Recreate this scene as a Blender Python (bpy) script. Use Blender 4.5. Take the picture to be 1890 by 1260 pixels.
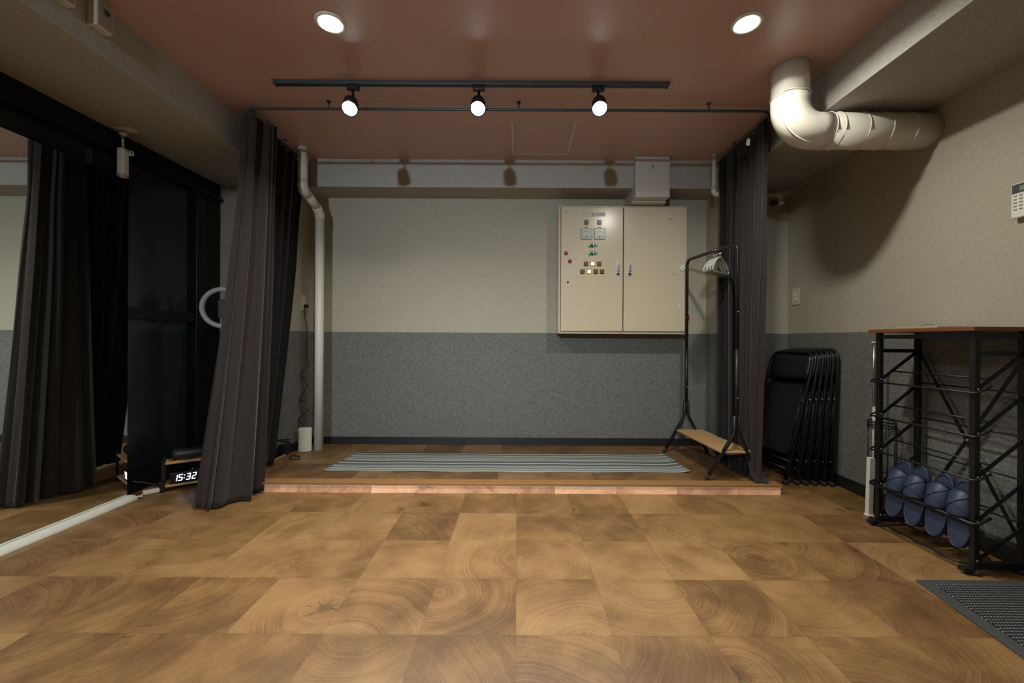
import bpy, bmesh, math, random
from mathutils import Vector, Matrix
for o in list(bpy.data.objects): bpy.data.objects.remove(o)
S = bpy.context.scene
C = S.collection
PI = math.pi
R = math.radians

# ------------------------------------------------------------------ camera
F = 760.0; ROLL = 0.0055
cd = bpy.data.cameras.new('camera'); cam = bpy.data.objects.new('camera', cd); C.objects.link(cam)
cd.sensor_width = 36.0; cd.lens = F/1890*36.0
cd.shift_x = -10/1890; cd.shift_y = -2/1890
cd.clip_start = 0.02; cd.clip_end = 100
cam.location = (0, 0, 1.0)
cam.rotation_euler = (PI/2, -ROLL, 0)
S.camera = cam
# ------------------------------------------------------------------ world, exposure
w = bpy.data.worlds.new('world'); S.world = w; w.use_nodes = True
w.node_tree.nodes['Background'].inputs[0].default_value = (0.5, 0.5, 0.5, 1)
w.node_tree.nodes['Background'].inputs[1].default_value = 0.02
S.view_settings.view_transform = 'Standard'; S.view_settings.look = 'None'
S.view_settings.gamma = 1.0; S.view_settings.use_curve_mapping = False
S.view_settings.exposure = 0.0
DOWN_W = 20.0       # ceiling downlights
REAR_W = 7.5       # the same downlights further back in the room
SPOT_W = 13.0       # track spots
DOWN_COL = (1.0, 0.965, 0.83)
SPOT_COL = (0.93, 0.97, 1.0)
# ------------------------------------------------------------------ room numbers (metres)
CEIL = 2.503; SOF = 2.272
XSL, XSR = -1.887, 1.687      # soffit inner faces
XL, XR = -2.475, 2.25         # left glazing plane, right wall
YB, YC = 3.69, 3.43           # back wall, column / beam front
YF = -4.2                     # wall behind the camera
PZ = 0.065; PY = 2.69; PXL, PXR = -1.87, 1.726    # raised floor
WAIN = 1.068
XM = -2.40                    # mirror plane

def at(u, v, d):
    """point at depth d that shows at pixel (u,v)"""
    du, dv = u-955, v-628
    a = du+ROLL*dv; b = dv-ROLL*du
    return Vector((a*d/F, d, 1-b*d/F))

# ------------------------------------------------------------------ materials
class NT:
    def __init__(s, name):
        s.m = bpy.data.materials.new(name); s.m.use_nodes = True
        s.t = s.m.node_tree; s.n = s.t.nodes; s.b = s.n['Principled BSDF']
    def new(s, typ, **kw):
        n = s.n.new(typ)
        for k, v in kw.items(): setattr(n, k, v)
        return n
    def put(s, sock, v):
        if hasattr(v, 'is_output') or isinstance(v, bpy.types.NodeSocket): s.t.links.new(v, sock)
        else: sock.default_value = v
    def math(s, op, a, b=0.0, c=None, clamp=False):
        n = s.new('ShaderNodeMath', operation=op, use_clamp=clamp)
        s.put(n.inputs[0], a); s.put(n.inputs[1], b)
        if c is not None: s.put(n.inputs[2], c)
        return n.outputs[0]
    def vmath(s, op, a, b=(0, 0, 0), scale=None):
        n = s.new('ShaderNodeVectorMath', operation=op)
        s.put(n.inputs[0], a)
        if op not in ('LENGTH', 'NORMALIZE', 'FLOOR', 'FRACTION', 'SCALE'): s.put(n.inputs[1], b)
        if scale is not None: s.put(n.inputs['Scale'], scale)
        return n.outputs['Value'] if op == 'LENGTH' else n.outputs[0]
    def sep(s, v):
        n = s.new('ShaderNodeSeparateXYZ'); s.put(n.inputs[0], v); return n.outputs
    def comb(s, x, y, z=0.0):
        n = s.new('ShaderNodeCombineXYZ'); s.put(n.inputs[0], x); s.put(n.inputs[1], y); s.put(n.inputs[2], z); return n.outputs[0]
    def noise(s, vec, scale, detail=2.0, rough=0.5, dist=0.0):
        n = s.new('ShaderNodeTexNoise'); s.put(n.inputs['Vector'], vec)
        n.inputs['Scale'].default_value = scale; n.inputs['Detail'].default_value = detail
        n.inputs['Roughness'].default_value = rough; n.inputs['Distortion'].default_value = dist
        return n.outputs['Fac']
    def mix(s, f, a, b, mode='MIX'):
        n = s.new('ShaderNodeMix', data_type='RGBA', blend_type=mode)
        s.put(n.inputs[0], f)
        s.put(n.inputs[6], a if not isinstance(a, tuple) else (*a[:3], 1)); s.put(n.inputs[7], b if not isinstance(b, tuple) else (*b[:3], 1))
        return n.outputs[2]
    def ramp(s, f, stops, interp='LINEAR'):
        n = s.new('ShaderNodeValToRGB'); n.color_ramp.interpolation = interp
        e = n.color_ramp.elements
        while len(e) < len(stops): e.new(0.5)
        for i, (p, c) in enumerate(stops):
            e[i].position = p; e[i].color = (*c, 1) if len(c) == 3 else c
        s.put(n.inputs[0], f); return n.outputs[0]
    def smooth(s, v, lo, hi):
        n = s.new('ShaderNodeMapRange', interpolation_type='SMOOTHSTEP')
        s.put(n.inputs[0], v); n.inputs[1].default_value = lo; n.inputs[2].default_value = hi
        return n.outputs[0]
    def obj(s): return s.new('ShaderNodeTexCoord').outputs['Object']
    def bump(s, h, strength=0.2, dist=0.002):
        n = s.new('ShaderNodeBump'); n.inputs['Strength'].default_value = strength; n.inputs['Distance'].default_value = dist
        s.put(n.inputs['Height'], h); s.t.links.new(n.outputs[0], s.b.inputs['Normal'])
    def set(s, color=None, rough=None, metal=None, spec=None):
        if color is not None: s.put(s.b.inputs['Base Color'], color if not isinstance(color, tuple) else (*color[:3], 1))
        if rough is not None: s.put(s.b.inputs['Roughness'], rough)
        if metal is not None: s.b.inputs['Metallic'].default_value = metal
        if spec is not None: s.b.inputs['Specular IOR Level'].default_value = spec
        return s.m

def plain(name, col, rough=0.5, metal=0.0, spec=0.5, var=0.06, scale=30, bump=0.0):
    k = NT(name); co = k.obj(); f = k.noise(co, scale, 3)
    d = tuple(max(0, c*(1-var)) for c in col); l = tuple(c*(1+var) for c in col)
    k.set(k.mix(f, d, l), rough, metal, spec)
    if bump: k.bump(f, bump)
    return k.m
def emit(name, col, strength):
    k = NT(name); k.set((0.8, 0.8, 0.8), 0.4)
    k.b.inputs['Emission Color'].default_value = (*col, 1); k.b.inputs['Emission Strength'].default_value = strength
    return k.m

def wood_blocks(name, axes='xy', size=0.329, off=(0.0, 0.0), gain=1.0, rough=0.42, tint=(1, 1, 1)):
    k = NT(name); x, y, z = k.sep(k.obj())
    A = {'x': x, 'y': y, 'z': z}
    pu = k.math('DIVIDE', k.math('SUBTRACT', A[axes[0]], off[0]), size)
    pv = k.math('DIVIDE', k.math('SUBTRACT', A[axes[1]], off[1]), size)
    p = k.comb(pu, pv)
    cell = k.vmath('FLOOR', p); loc = k.vmath('FRACTION', p)
    wn = k.new('ShaderNodeTexWhiteNoise', noise_dimensions='3D'); k.put(wn.inputs['Vector'], cell)
    rnd = wn.outputs['Color']; rv = wn.outputs['Value']
    rr = k.sep(rnd)
    cx = k.math('MULTIPLY_ADD', rr[0], 1.9, -0.45); cy = k.math('MULTIPLY_ADD', rr[1], 1.7, -0.35)
    v = k.vmath('SUBTRACT', loc, k.comb(cx, cy))
    shift = k.vmath('SCALE', rnd, scale=37.0)
    q = k.vmath('ADD', p, shift)
    nx = k.math('MULTIPLY_ADD', k.noise(q, 2.2, 2), 0.16, -0.08)
    ny = k.math('MULTIPLY_ADD', k.noise(k.vmath('ADD', q, (9, 4, 2)), 2.2, 2), 0.16, -0.08)
    vd = k.vmath('ADD', v, k.comb(nx, ny))
    r = k.vmath('LENGTH', vd)
    rs = k.comb(k.math('ADD', r, k.math('MULTIPLY', rr[2], 20.0)), k.math('MULTIPLY', rv, 31.0))
    wide = k.noise(rs, 7.0, 2, 0.6)
    fine = k.noise(rs, 78.0, 2, 0.8)
    patch = k.noise(q, 1.6, 3, 0.55)
    fibre = k.noise(k.vmath('MULTIPLY', q, (50, 24, 1)), 1.0, 3, 0.6)
    f = k.math('ADD', k.math('MULTIPLY', wide, 0.20), k.math('MULTIPLY', patch, 0.60))
    f = k.math('ADD', f, k.math('MULTIPLY', fine, 0.46))
    f = k.math('ADD', f, k.math('MULTIPLY', fibre, 0.14))
    f = k.math('ADD', f, k.math('MULTIPLY_ADD', rv, 0.20, -0.285))
    g = gain
    def t(c): return tuple(a*b*g for a, b in zip(c, tint))
    col = k.ramp(f, [(0.20, t((0.095, 0.045, 0.018))), (0.40, t((0.215, 0.108, 0.042))), (0.52, t((0.32, 0.170, 0.068))),
                     (0.64, t((0.41, 0.232, 0.098))), (0.85, t((0.50, 0.31, 0.15)))])
    # heart of the trunk and its drying cracks, in some blocks only
    vs = k.sep(v); ang = k.math('ARCTAN2', vs[1], vs[0])
    rl = k.vmath('LENGTH', v)
    cr = k.noise(k.comb(k.math('MULTIPLY', ang, 2.2), k.math('MULTIPLY', rv, 50.0), k.math('MULTIPLY', rl, 2.0)), 1.6, 3, 0.7)
    crack = k.math('MULTIPLY', k.smooth(cr, 0.57, 0.63), k.math('SUBTRACT', 1.0, k.smooth(rl, 0.06, 0.34)))
    heart = k.math('SUBTRACT', 1.0, k.smooth(rl, 0.01, 0.14))
    has = k.math('GREATER_THAN', rr[2], 0.5)
    dark = k.math('MULTIPLY', has, k.math('MAXIMUM', k.math('MULTIPLY', crack, 0.85), k.math('MULTIPLY', heart, 0.50)))
    col = k.mix(dark, col, t((0.045, 0.024, 0.012)))
    lx = k.sep(loc)
    e = k.math('MINIMUM', k.math('MINIMUM', lx[0], k.math('SUBTRACT', 1.0, lx[0])), k.math('MINIMUM', lx[1], k.math('SUBTRACT', 1.0, lx[1])))
    seam = k.math('SUBTRACT', 1.0, k.smooth(e, 0.001, 0.006))
    col = k.mix(k.math('MULTIPLY', seam, 0.35), col, t((0.08, 0.045, 0.02)))
    k.set(col, k.math('MULTIPLY_ADD', fine, 0.12, rough-0.06), 0.0, 0.4)
    k.bump(fine, 0.08, 0.001)
    return k.m

def wallpaper():
    k = NT('two_tone_wallpaper'); co = k.obj(); z = k.sep(co)[2]
    n1 = k.noise(k.vmath('MULTIPLY', co, (1, 1, 1)), 75, 4, 0.8)
    n2 = k.noise(k.vmath('MULTIPLY', co, (260, 260, 90)), 1.0, 2)
    n3 = k.noise(k.vmath('MULTIPLY', co, (90, 90, 300)), 1.0, 2)
    n = k.math('MULTIPLY_ADD', n1, 0.5, k.math('MULTIPLY', k.math('ADD', n2, n3), 0.25))
    up = k.ramp(n, [(0.30, (0.30, 0.278, 0.222)), (0.50, (0.39, 0.365, 0.298)), (0.70, (0.455, 0.43, 0.36))])
    lo = k.ramp(n, [(0.34, (0.062, 0.065, 0.060)), (0.50, (0.140, 0.144, 0.131)), (0.66, (0.25, 0.255, 0.235))])
    f = k.math('GREATER_THAN', z, WAIN)
    k.set(k.mix(f, lo, up), 0.85, 0, 0.25); k.bump(n, 0.35, 0.002)
    return k.m
def upper_paper():
    k = NT('beige_textured_wallpaper'); co = k.obj()
    n = k.noise(co, 120, 4, 0.75)
    k.set(k.ramp(n, [(0.30, (0.29, 0.285, 0.265)), (0.50, (0.38, 0.375, 0.35)), (0.70, (0.45, 0.445, 0.42))]), 0.85, 0, 0.25)
    k.bump(n, 0.35, 0.002); return k.m
def fabric(name, col, rough=0.9):
    k = NT(name); co = k.obj()
    n1 = k.noise(k.vmath('MULTIPLY', co, (500, 500, 60)), 1.0, 2); n2 = k.noise(k.vmath('MULTIPLY', co, (60, 60, 600)), 1.0, 2)
    n3 = k.noise(co, 3, 3)
    n = k.math('ADD', k.math('MULTIPLY', k.math('ADD', n1, n2), 0.4), k.math('MULTIPLY', n3, 0.2))
    k.set(k.mix(n, tuple(c*0.7 for c in col), tuple(c*1.3 for c in col)), rough, 0, 0.15)
    k.b.inputs['Sheen Weight'].default_value = 0.15
    k.bump(n, 0.2, 0.001); return k.m
def grain(name, c0, c1, axis='x', rough=0.5):
    k = NT(name); co = k.obj()
    sc = {'x': (3, 60, 60), 'y': (60, 3, 60), 'z': (60, 60, 3)}[axis]
    n = k.noise(k.vmath('MULTIPLY', co, sc), 1.0, 4, 0.65, 0.6)
    k.set(k.mix(n, c0, c1), rough, 0, 0.35); return k.m
def stripes():
    k = NT('striped_woven_cotton'); co = k.obj(); y = k.sep(co)[1]
    fl = k.math('FLOOR', k.math('MULTIPLY', k.math('ADD', y, 1.0), 82.0))
    wn = k.new('ShaderNodeTexWhiteNoise', noise_dimensions='1D'); k.put(wn.inputs['W'], fl)
    c = k.ramp(wn.outputs['Value'], [(0.0, (0.045, 0.05, 0.06)), (0.20, (0.15, 0.17, 0.17)), (0.36, (0.38, 0.40, 0.36)), (0.50, (0.09, 0.10, 0.12)),
         (0.64, (0.26, 0.29, 0.25)), (0.74, (0.48, 0.48, 0.42)), (0.86, (0.18, 0.19, 0.21)), (0.94, (0.30, 0.33, 0.22))], 'CONSTANT')
    n = k.noise(k.vmath('MULTIPLY', co, (300, 60, 1)), 1.0, 2)
    k.set(k.mix(k.math('MULTIPLY', n, 0.25), c, (0.2, 0.22, 0.22)), 0.95, 0, 0.1); k.bump(n, 0.3, 0.002); return k.m
def matweave():
    k = NT('looped_grey_mat'); co = k.obj(); x, y, z = k.sep(co)
    a = k.math('SINE', k.math('MULTIPLY', x, 560.0)); b = k.math('SINE', k.math('MULTIPLY', y, 420.0))
    n = k.noise(co, 150, 2)
    f = k.math('MULTIPLY', k.math('MULTIPLY_ADD', a, 0.5, 0.5), k.math('MULTIPLY_ADD', b, 0.5, 0.5))
    f = k.math('ADD', f, k.math('MULTIPLY_ADD', n, 0.6, -0.3))
    k.set(k.ramp(f, [(0.15, (0.012, 0.012, 0.014)), (0.5, (0.06, 0.06, 0.062)), (0.85, (0.28, 0.28, 0.27))]), 0.85, 0, 0.2)
    k.bump(f, 0.8, 0.004); return k.m
def wired_glass():
    k = NT('dark_wired_glass'); co = k.obj(); x, y, z = k.sep(co)
    a = k.math('SINE', k.math('MULTIPLY', k.math('ADD', k.math('MULTIPLY', y, 0.8), z), 330.0))
    n = k.noise(co, 60, 2)
    k.set((0.010, 0.015, 0.018), 0.12, 0, 0.5)
    k.bump(k.math('ADD', k.math('MULTIPLY', a, 0.5), k.math('MULTIPLY', n, 0.25)), 0.10, 0.0015); return k.m

M = {}
M['floor'] = wood_blocks('end_grain_wood_tile', 'xy', 0.3295, (0.0, 1.397), gain=0.60, tint=(1,1,.92))
M['stage'] = wood_blocks('end_grain_wood_tile_stage', 'xy', 0.3295, (-0.13, 2.765), gain=0.52)
M['riser'] = wood_blocks('pale_wood_riser', 'xz', 0.40, (0.25, -0.12), gain=3.5, tint=(0.92, 1.0, 1.5), rough=0.5)
M['nosing'] = grain('honey_wood_nosing', (0.22, 0.10, 0.035), (0.36, 0.18, 0.065), 'x', 0.35)
M['paper'] = wallpaper(); M['paper_up'] = upper_paper()
def ceilmat():
    k = NT('terracotta_ceiling_paper'); co = k.obj(); n = k.noise(co, 160, 4, 0.7)
    k.set(k.mix(n, (0.48, 0.31, 0.265), (0.62, 0.40, 0.35)), 0.34, 0, 0.6); k.bump(n, 0.10, 0.001); return k.m
M['ceil'] = ceilmat()
M['base'] = plain('black_vinyl_baseboard', (0.012, 0.012, 0.013), 0.45)
M['caulk'] = plain('pale_joint_line', (0.42, 0.40, 0.38), 0.6)
M['curtain'] = fabric('charcoal_brown_curtain', (0.031, 0.025, 0.0235))
M['curtain_black'] = fabric('black_curtain', (0.011, 0.0105, 0.013))
M['black'] = plain('black_satin_metal', (0.012, 0.012, 0.014), 0.38, 0.3)
M['blackpl'] = plain('black_plastic', (0.010, 0.010, 0.011), 0.42)
M['rubber'] = plain('black_rubber', (0.015, 0.015, 0.016), 0.8)
M['frame'] = plain('black_aluminium', (0.009, 0.010, 0.012), 0.35, 0.4)
M['glass'] = wired_glass()
k = NT('mirror_silver'); k.set(k.mix(k.noise(k.obj(), 2, 2), (0.88, 0.92, 0.89), (0.90, 0.93, 0.90)), 0.0, 1.0); M['mirror'] = k.m
M['pvc'] = plain('white_pvc', (0.62, 0.62, 0.56), 0.4, var=0.03)
M['duct'] = plain('cream_painted_duct', (0.60, 0.58, 0.51), 0.5, var=0.05, scale=6)
M['white'] = plain('white_plastic', (0.70, 0.70, 0.66), 0.38, var=0.03)
M['ivory'] = plain('ivory_plastic', (0.56, 0.52, 0.40), 0.45, var=0.03)
M['cab'] = plain('beige_enamel', (0.56, 0.49, 0.36), 0.22, var=0.02, scale=3)
M['seam'] = plain('dark_seam', (0.05, 0.035, 0.025), 0.6)
M['boxw'] = plain('off_white_painted_steel', (0.50, 0.48, 0.44), 0.5, var=0.04)
M['chrome'] = plain('brushed_chrome', (0.55, 0.55, 0.53), 0.25, 1.0)
M['steel'] = plain('dull_steel', (0.45, 0.46, 0.45), 0.35, 0.8)
M['red'] = plain('red_plastic', (0.25, 0.015, 0.02), 0.35)
M['green'] = plain('green_tape', (0.01, 0.24, 0.07), 0.4)
M['plum'] = plain('dark_plum_lamp', (0.045, 0.02, 0.03), 0.3)
M['amber'] = plain('unlit_amber_lamp', (0.16, 0.075, 0.012), 0.3)
M['amber_on'] = emit('lit_amber_lamp', (1.0, 0.55, 0.12), 1.6)
M['meter'] = plain('pale_meter_face', (0.42, 0.44, 0.40), 0.25)
M['ink'] = plain('dark_ink', (0.05, 0.05, 0.06), 0.6)
M['paperlabel'] = plain('pale_label', (0.50, 0.50, 0.46), 0.5)
M['stripes'] = stripes(); M['mat'] = matweave()
M['pine'] = grain('light_wood_board', (0.36, 0.22, 0.095), (0.52, 0.34, 0.16), 'y', 0.5)
M['bamboo'] = grain('bamboo_board', (0.40, 0.22, 0.08), (0.58, 0.36, 0.16), 'x', 0.45)
M['walnut'] = grain('reddish_brown_tabletop', (0.10, 0.035, 0.014), (0.19, 0.075, 0.03), 'y', 0.4)
M['brass'] = plain('brass_tan', (0.35, 0.26, 0.12), 0.4)
M['slipper'] = plain('navy_blue_vinyl', (0.024, 0.038, 0.078), 0.45, var=0.12, scale=40)
M['slipper_in'] = plain('navy_blue_insole', (0.017, 0.027, 0.060), 0.6, var=0.12, scale=60)
M['digits'] = emit('white_clock_digits', (0.62, 0.80, 1.0), 2.2)
M['screen'] = plain('black_clock_face', (0.006, 0.007, 0.010), 0.12)
M['lens'] = emit('glowing_lamp_lens', (1.0, 0.98, 0.94), 30.0)
M['lens2'] = emit('glowing_spot_lens', (0.95, 0.98, 1.0), 60.0)
M['dring'] = plain('white_lamp_ring', (0.65, 0.66, 0.62), 0.4)
M['track'] = plain('grey_black_track', (0.035, 0.05, 0.06), 0.35)
M['greyprint'] = plain('grey_green_print', (0.20, 0.22, 0.21), 0.45)
M['hatch'] = plain('aluminium_hatch_frame', (0.62, 0.68, 0.65), 0.45)
M['ringlight'] = plain('frosted_white_tube', (0.55, 0.57, 0.58), 0.3, var=0.02)
M['hanger'] = plain('grey_white_plastic', (0.40, 0.41, 0.37), 0.35)
M['brown'] = plain('brown_plastic', (0.06, 0.03, 0.022), 0.5)

# ------------------------------------------------------------------ mesh helpers
class MB:
    def __init__(s): s.bm = bmesh.new()
    def box(s, x0, x1, y0, y1, z0, z1, mat=0, mtx=None):
        vs = [s.bm.verts.new(Vector(p)) for p in ((x0,y0,z0),(x1,y0,z0),(x1,y1,z0),(x0,y1,z0),(x0,y0,z1),(x1,y0,z1),(x1,y1,z1),(x0,y1,z1))]
        for f in ((3,2,1,0),(4,5,6,7),(0,1,5,4),(1,2,6,5),(2,3,7,6),(3,0,4,7)):
            fc = s.bm.faces.new([vs[i] for i in f]); fc.material_index = mat
        if mtx: bmesh.ops.transform(s.bm, matrix=mtx, verts=vs)
        return s
    def tube(s, pts, r, seg=10, closed=False, caps=True, mat=0, taper=None):
        pts = [Vector(p) for p in pts]; n = len(pts); rings = []
        up = None
        for i, p in enumerate(pts):
            if closed: t = (pts[(i+1) % n]-pts[i-1]).normalized()
            else: t = (pts[min(i+1, n-1)]-pts[max(i-1, 0)]).normalized()
            if up is None:
                up = Vector((0,0,1)) if abs(t.z) < 0.9 else Vector((1,0,0))
            u = (up-t*up.dot(t))
            if u.length < 1e-6: u = t.orthogonal()
            u.normalize(); up = u; v = t.cross(u)
            rad = r if not taper else r*taper[i]
            if not closed and 0 < i < n-1:
                c = (pts[i]-pts[i-1]).normalized().dot((pts[i+1]-pts[i]).normalized())
                k_ = 1/max(0.75, math.sqrt(max(0.0, (1+c)/2)))
            else: k_ = 1
            rings.append([s.bm.verts.new(p+(u*math.cos(2*PI*j/seg)+v*math.sin(2*PI*j/seg))*rad*k_) for j in range(seg)])
        m = n if closed else n-1
        for i in range(m):
            a, b = rings[i], rings[(i+1) % n]
            for j in range(seg):
                f = s.bm.faces.new((a[j], a[(j+1) % seg], b[(j+1) % seg], b[j])); f.smooth = True; f.material_index = mat
        if caps and not closed:
            s.bm.faces.new(rings[0][::-1]).material_index = mat; s.bm.faces.new(rings[-1]).material_index = mat
        return s
    def cyl(s, p0, p1, r, seg=24, mat=0): return s.tube([p0, p1], r, seg, mat=mat)
    def prism(s, outline, h, mtx=None, mat=0):
        """outline in xy, extruded along z from 0 to h"""
        a = [s.bm.verts.new(Vector((x, y, 0))) for x, y in outline]; b = [s.bm.verts.new(Vector((x, y, h))) for x, y in outline]
        n = len(a)
        s.bm.faces.new(a[::-1]).material_index = mat; s.bm.faces.new(b).material_index = mat
        for i in range(n): s.bm.faces.new((a[i], a[(i+1) % n], b[(i+1) % n], b[i])).material_index = mat
        if mtx: bmesh.ops.transform(s.bm, matrix=mtx, verts=a+b)
        return s
    def lathe(s, prof, seg=32, mtx=None, mat=0):
        rings = []; allv = []
        for r, z in prof:
            ring = [s.bm.verts.new(Vector((r*math.cos(2*PI*j/seg), r*math.sin(2*PI*j/seg), z))) for j in range(seg)]
            rings.append(ring); allv += ring
        for a, b in zip(rings, rings[1:]):
            for j in range(seg):
                f = s.bm.faces.new((a[j], a[(j+1) % seg], b[(j+1) % seg], b[j])); f.smooth = True; f.material_index = mat
        if prof[0][0] > 1e-5: s.bm.faces.new(rings[0][::-1]).material_index = mat
        if prof[-1][0] > 1e-5: s.bm.faces.new(rings[-1]).material_index = mat
        if mtx: bmesh.ops.transform(s.bm, matrix=mtx, verts=allv)
        return s
    def bar(s, p0, p1, w, t, side=(0,0,1)):
        """flat bar from p0 to p1, width w across 'side', thickness t"""
        p0, p1 = Vector(p0), Vector(p1); d = (p1-p0); L = d.length; d.normalize()
        sd = Vector(side); sd = (sd-d*sd.dot(d)).normalized(); n = d.cross(sd)
        m = Matrix.Identity(4)
        for i, ax in enumerate((d, sd, n)):
            for j in range(3): m[j][i] = ax[j]
        m.translation = p0
        return s.box(0, L, -w/2, w/2, -t/2, t/2, mtx=m)
    def build(s, name, mats, parent=None, bevel=0.0, loc=None, smooth=False, seg=2):
        if not isinstance(mats, (list, tuple)): mats = [mats]
        bmesh.ops.recalc_face_normals(s.bm, faces=s.bm.faces)
        me = bpy.data.meshes.new(name)
        off = Vector(loc) if loc is not None else (Vector(parent['_o']) if parent is not None and '_o' in parent else Vector((0,0,0)))
        if off.length: bmesh.ops.translate(s.bm, vec=-off, verts=s.bm.verts)
        if smooth:
            for f in s.bm.faces: f.smooth = True
        s.bm.to_mesh(me); s.bm.free()
        for m in mats: me.materials.append(m)
        o = bpy.data.objects.new(name, me); C.objects.link(o)
        if parent is not None:
            o.parent = parent
            if '_o' in parent:
                if parent.type == 'MESH': pass
        elif loc is not None: o.location = off
        if bevel:
            b = o.modifiers.new('bevel', 'BEVEL'); b.width = bevel; b.segments = seg; b.limit_method = 'ANGLE'; b.angle_limit = R(40)
        return o

def tag(o, label, cat, group=None, kind=None):
    o['label'] = label; o['category'] = cat
    if group: o['group'] = group
    if kind: o['kind'] = kind
    return o
def thing(name, loc, label, cat, group=None, local=False):
    """Empty at a thing's base; parts are given in world coordinates unless local"""
    o = bpy.data.objects.new(name, None); C.objects.link(o); o.location = loc; o.empty_display_size = 0.05
    if not local: o['_o'] = tuple(loc)
    return tag(o, label, cat, group)
def sub(o, root):
    """let o carry sub-parts given in the same coordinates as root's parts"""
    if '_o' in root: o['_o'] = tuple(root['_o'])
    return o
def struct(o): o['kind'] = 'structure'; return o
def lab(o, t): o['label'] = t; return o
def kids(o): return [c for c in bpy.data.objects if c.parent == o]
def copy_tree(o, parent=None):
    c = o.copy(); C.objects.link(c)
    if parent: c.parent = parent
    for ch in kids(o): copy_tree(ch, c)
    return c
def text_mesh(name, s, size, mat, parent, mtx, extrude=0.0006):
    cu = bpy.data.curves.new(name, 'FONT'); cu.body = s; cu.size = size; cu.extrude = extrude; cu.align_x = 'CENTER'; cu.align_y = 'CENTER'
    t = bpy.data.objects.new(name, cu); C.objects.link(t)
    bpy.context.view_layer.update()
    me = bpy.data.meshes.new_from_object(t.evaluated_get(bpy.context.evaluated_depsgraph_get()))
    bpy.data.objects.remove(t); bpy.data.curves.remove(cu)
    off = Vector(parent['_o']) if '_o' in parent else Vector((0,0,0))
    me.transform(Matrix.Translation(-off) @ mtx)
    me.materials.clear(); me.materials.append(mat)
    o = bpy.data.objects.new(name, me); C.objects.link(o); o.parent = parent; return o
def arc(c, r, a0, a1, n, ax0, ax1):
    c, ax0, ax1 = Vector(c), Vector(ax0), Vector(ax1)
    return [c+ax0*r*math.cos(a0+(a1-a0)*i/n)+ax1*r*math.sin(a0+(a1-a0)*i/n) for i in range(n+1)]
def lerp(a, b, t): return a+(b-a)*t
def poly_at(path, u):
    """point on a smoothed polyline at fraction u of its length"""
    P = [Vector(p) for p in path]; L = [(b-a).length for a, b in zip(P, P[1:])]; T = sum(L); t = u*T
    for i, l in enumerate(L):
        if t <= l or i == len(L)-1:
            q = t/l; p0 = P[max(i-1, 0)]; p1 = P[i]; p2 = P[i+1]; p3 = P[min(i+2, len(P)-1)]
            return 0.5*((2*p1)+(p2-p0)*q+(2*p0-5*p1+4*p2-p3)*q*q+(3*p1-p0-3*p2+p3)*q**3)
        t -= l

# ================================================================== THE SETTING
struct(MB().box(-2.62, 2.35, YF-.1, 3.79, -0.08, 0).build('floor', M['floor']))
struct(MB().box(-2.62, 2.35, YF-.1, 3.79, CEIL, CEIL+.08).build('ceiling', M['ceil']))
struct(MB().box(PXL, XSR, YB, YB+.1, 0, CEIL).build('wall_back', M['paper']))
struct(MB().box(-2.62, PXL, YC, YB+.1, 0, CEIL).build('wall_back_left', M['paper']))
struct(MB().box(XSR, 2.35, YC, YB+.1, 0, CEIL).build('wall_back_right', M['paper']))
struct(MB().box(XR, 2.35, YF, YC, 0, CEIL).build('wall_right', M['paper']))
struct(MB().box(-2.62, -2.52, YF, YC, 0, CEIL).build('wall_left', M['paper']))
struct(MB().box(-2.62, 2.35, YF-.1, YF, 0, CEIL).build('wall_front', M['paper']))
# boxed-in beams under the ceiling
struct(MB().box(PXL, XSR, YC, YB, SOF, CEIL).build('trim_1', M['paper_up']))
struct(MB().box(-2.52, XSL, YF, YC, SOF, CEIL).build('trim_2', M['paper_up']))
struct(MB().box(XSR, XR, YF, YC, SOF, CEIL).build('trim_3', M['paper_up']))
# pale joint lines between beams and ceiling
struct(MB().box(XSL, XSR, YC-.0015, YC, CEIL-.007, CEIL).build('trim_4', M['caulk']))
struct(MB().box(XSL, XSL+.0015, YF, YC-.0015, CEIL-.005, CEIL).build('trim_5', M['caulk']))
struct(MB().box(XSR-.0015, XSR, YF, YC-.0015, CEIL-.005, CEIL).build('trim_6', M['caulk']))
# raised floor with nosing and riser
struct(MB().box(PXL, XSR, PY+.075, YB, 0, PZ).box(XSR, PXR, PY+.075, YC, 0, PZ).build('raised_floor', M['stage']))
struct(MB().box(PXL, PXR+.006, PY-.008, PY+.075, PZ-.012, PZ+.002).build('trim_7', M['nosing'], bevel=.002))
struct(MB().box(PXL, PXR, PY, PY+.012, 0, PZ-.017).box(PXR-.01, PXR, PY+.012, YC, 0, PZ-.017).build('trim_8', M['riser']))
struct(MB().box(PXL, PXR+.004, PY-.005, PY+.02, PZ-.017, PZ-.012).build('trim_9', plain('pale_edge_strip', (.66, .60, .46), .45)))
struct(MB().box(PXL-.012, PXL, PY, YC-.012, 0, PZ+.004).build('trim_10', M['bamboo']))
# baseboards
struct(MB().box(PXL+.012, XSR, YB-.012, YB, PZ, PZ+.066).build('baseboard_back', M['base'], bevel=.002))
struct(MB().box(PXL, PXL+.012, YC, YB-.012, PZ, PZ+.066).build('baseboard_left', M['base']))
struct(MB().box(-2.5, PXL, YC-.012, YC, 0, .07).build('baseboard_back_left', M['base']))
struct(MB().box(PXR, XR-.012, YC-.012, YC, 0, .07).build('baseboard_back_right', M['base']))
struct(MB().box(XR-.012, XR, YF, YC, 0, .078).build('baseboard_right', M['base'], bevel=.002))
struct(MB().box(-2.52, XR-.012, YF, YF+.012, 0, .07).build('baseboard_front', M['base']))

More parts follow.
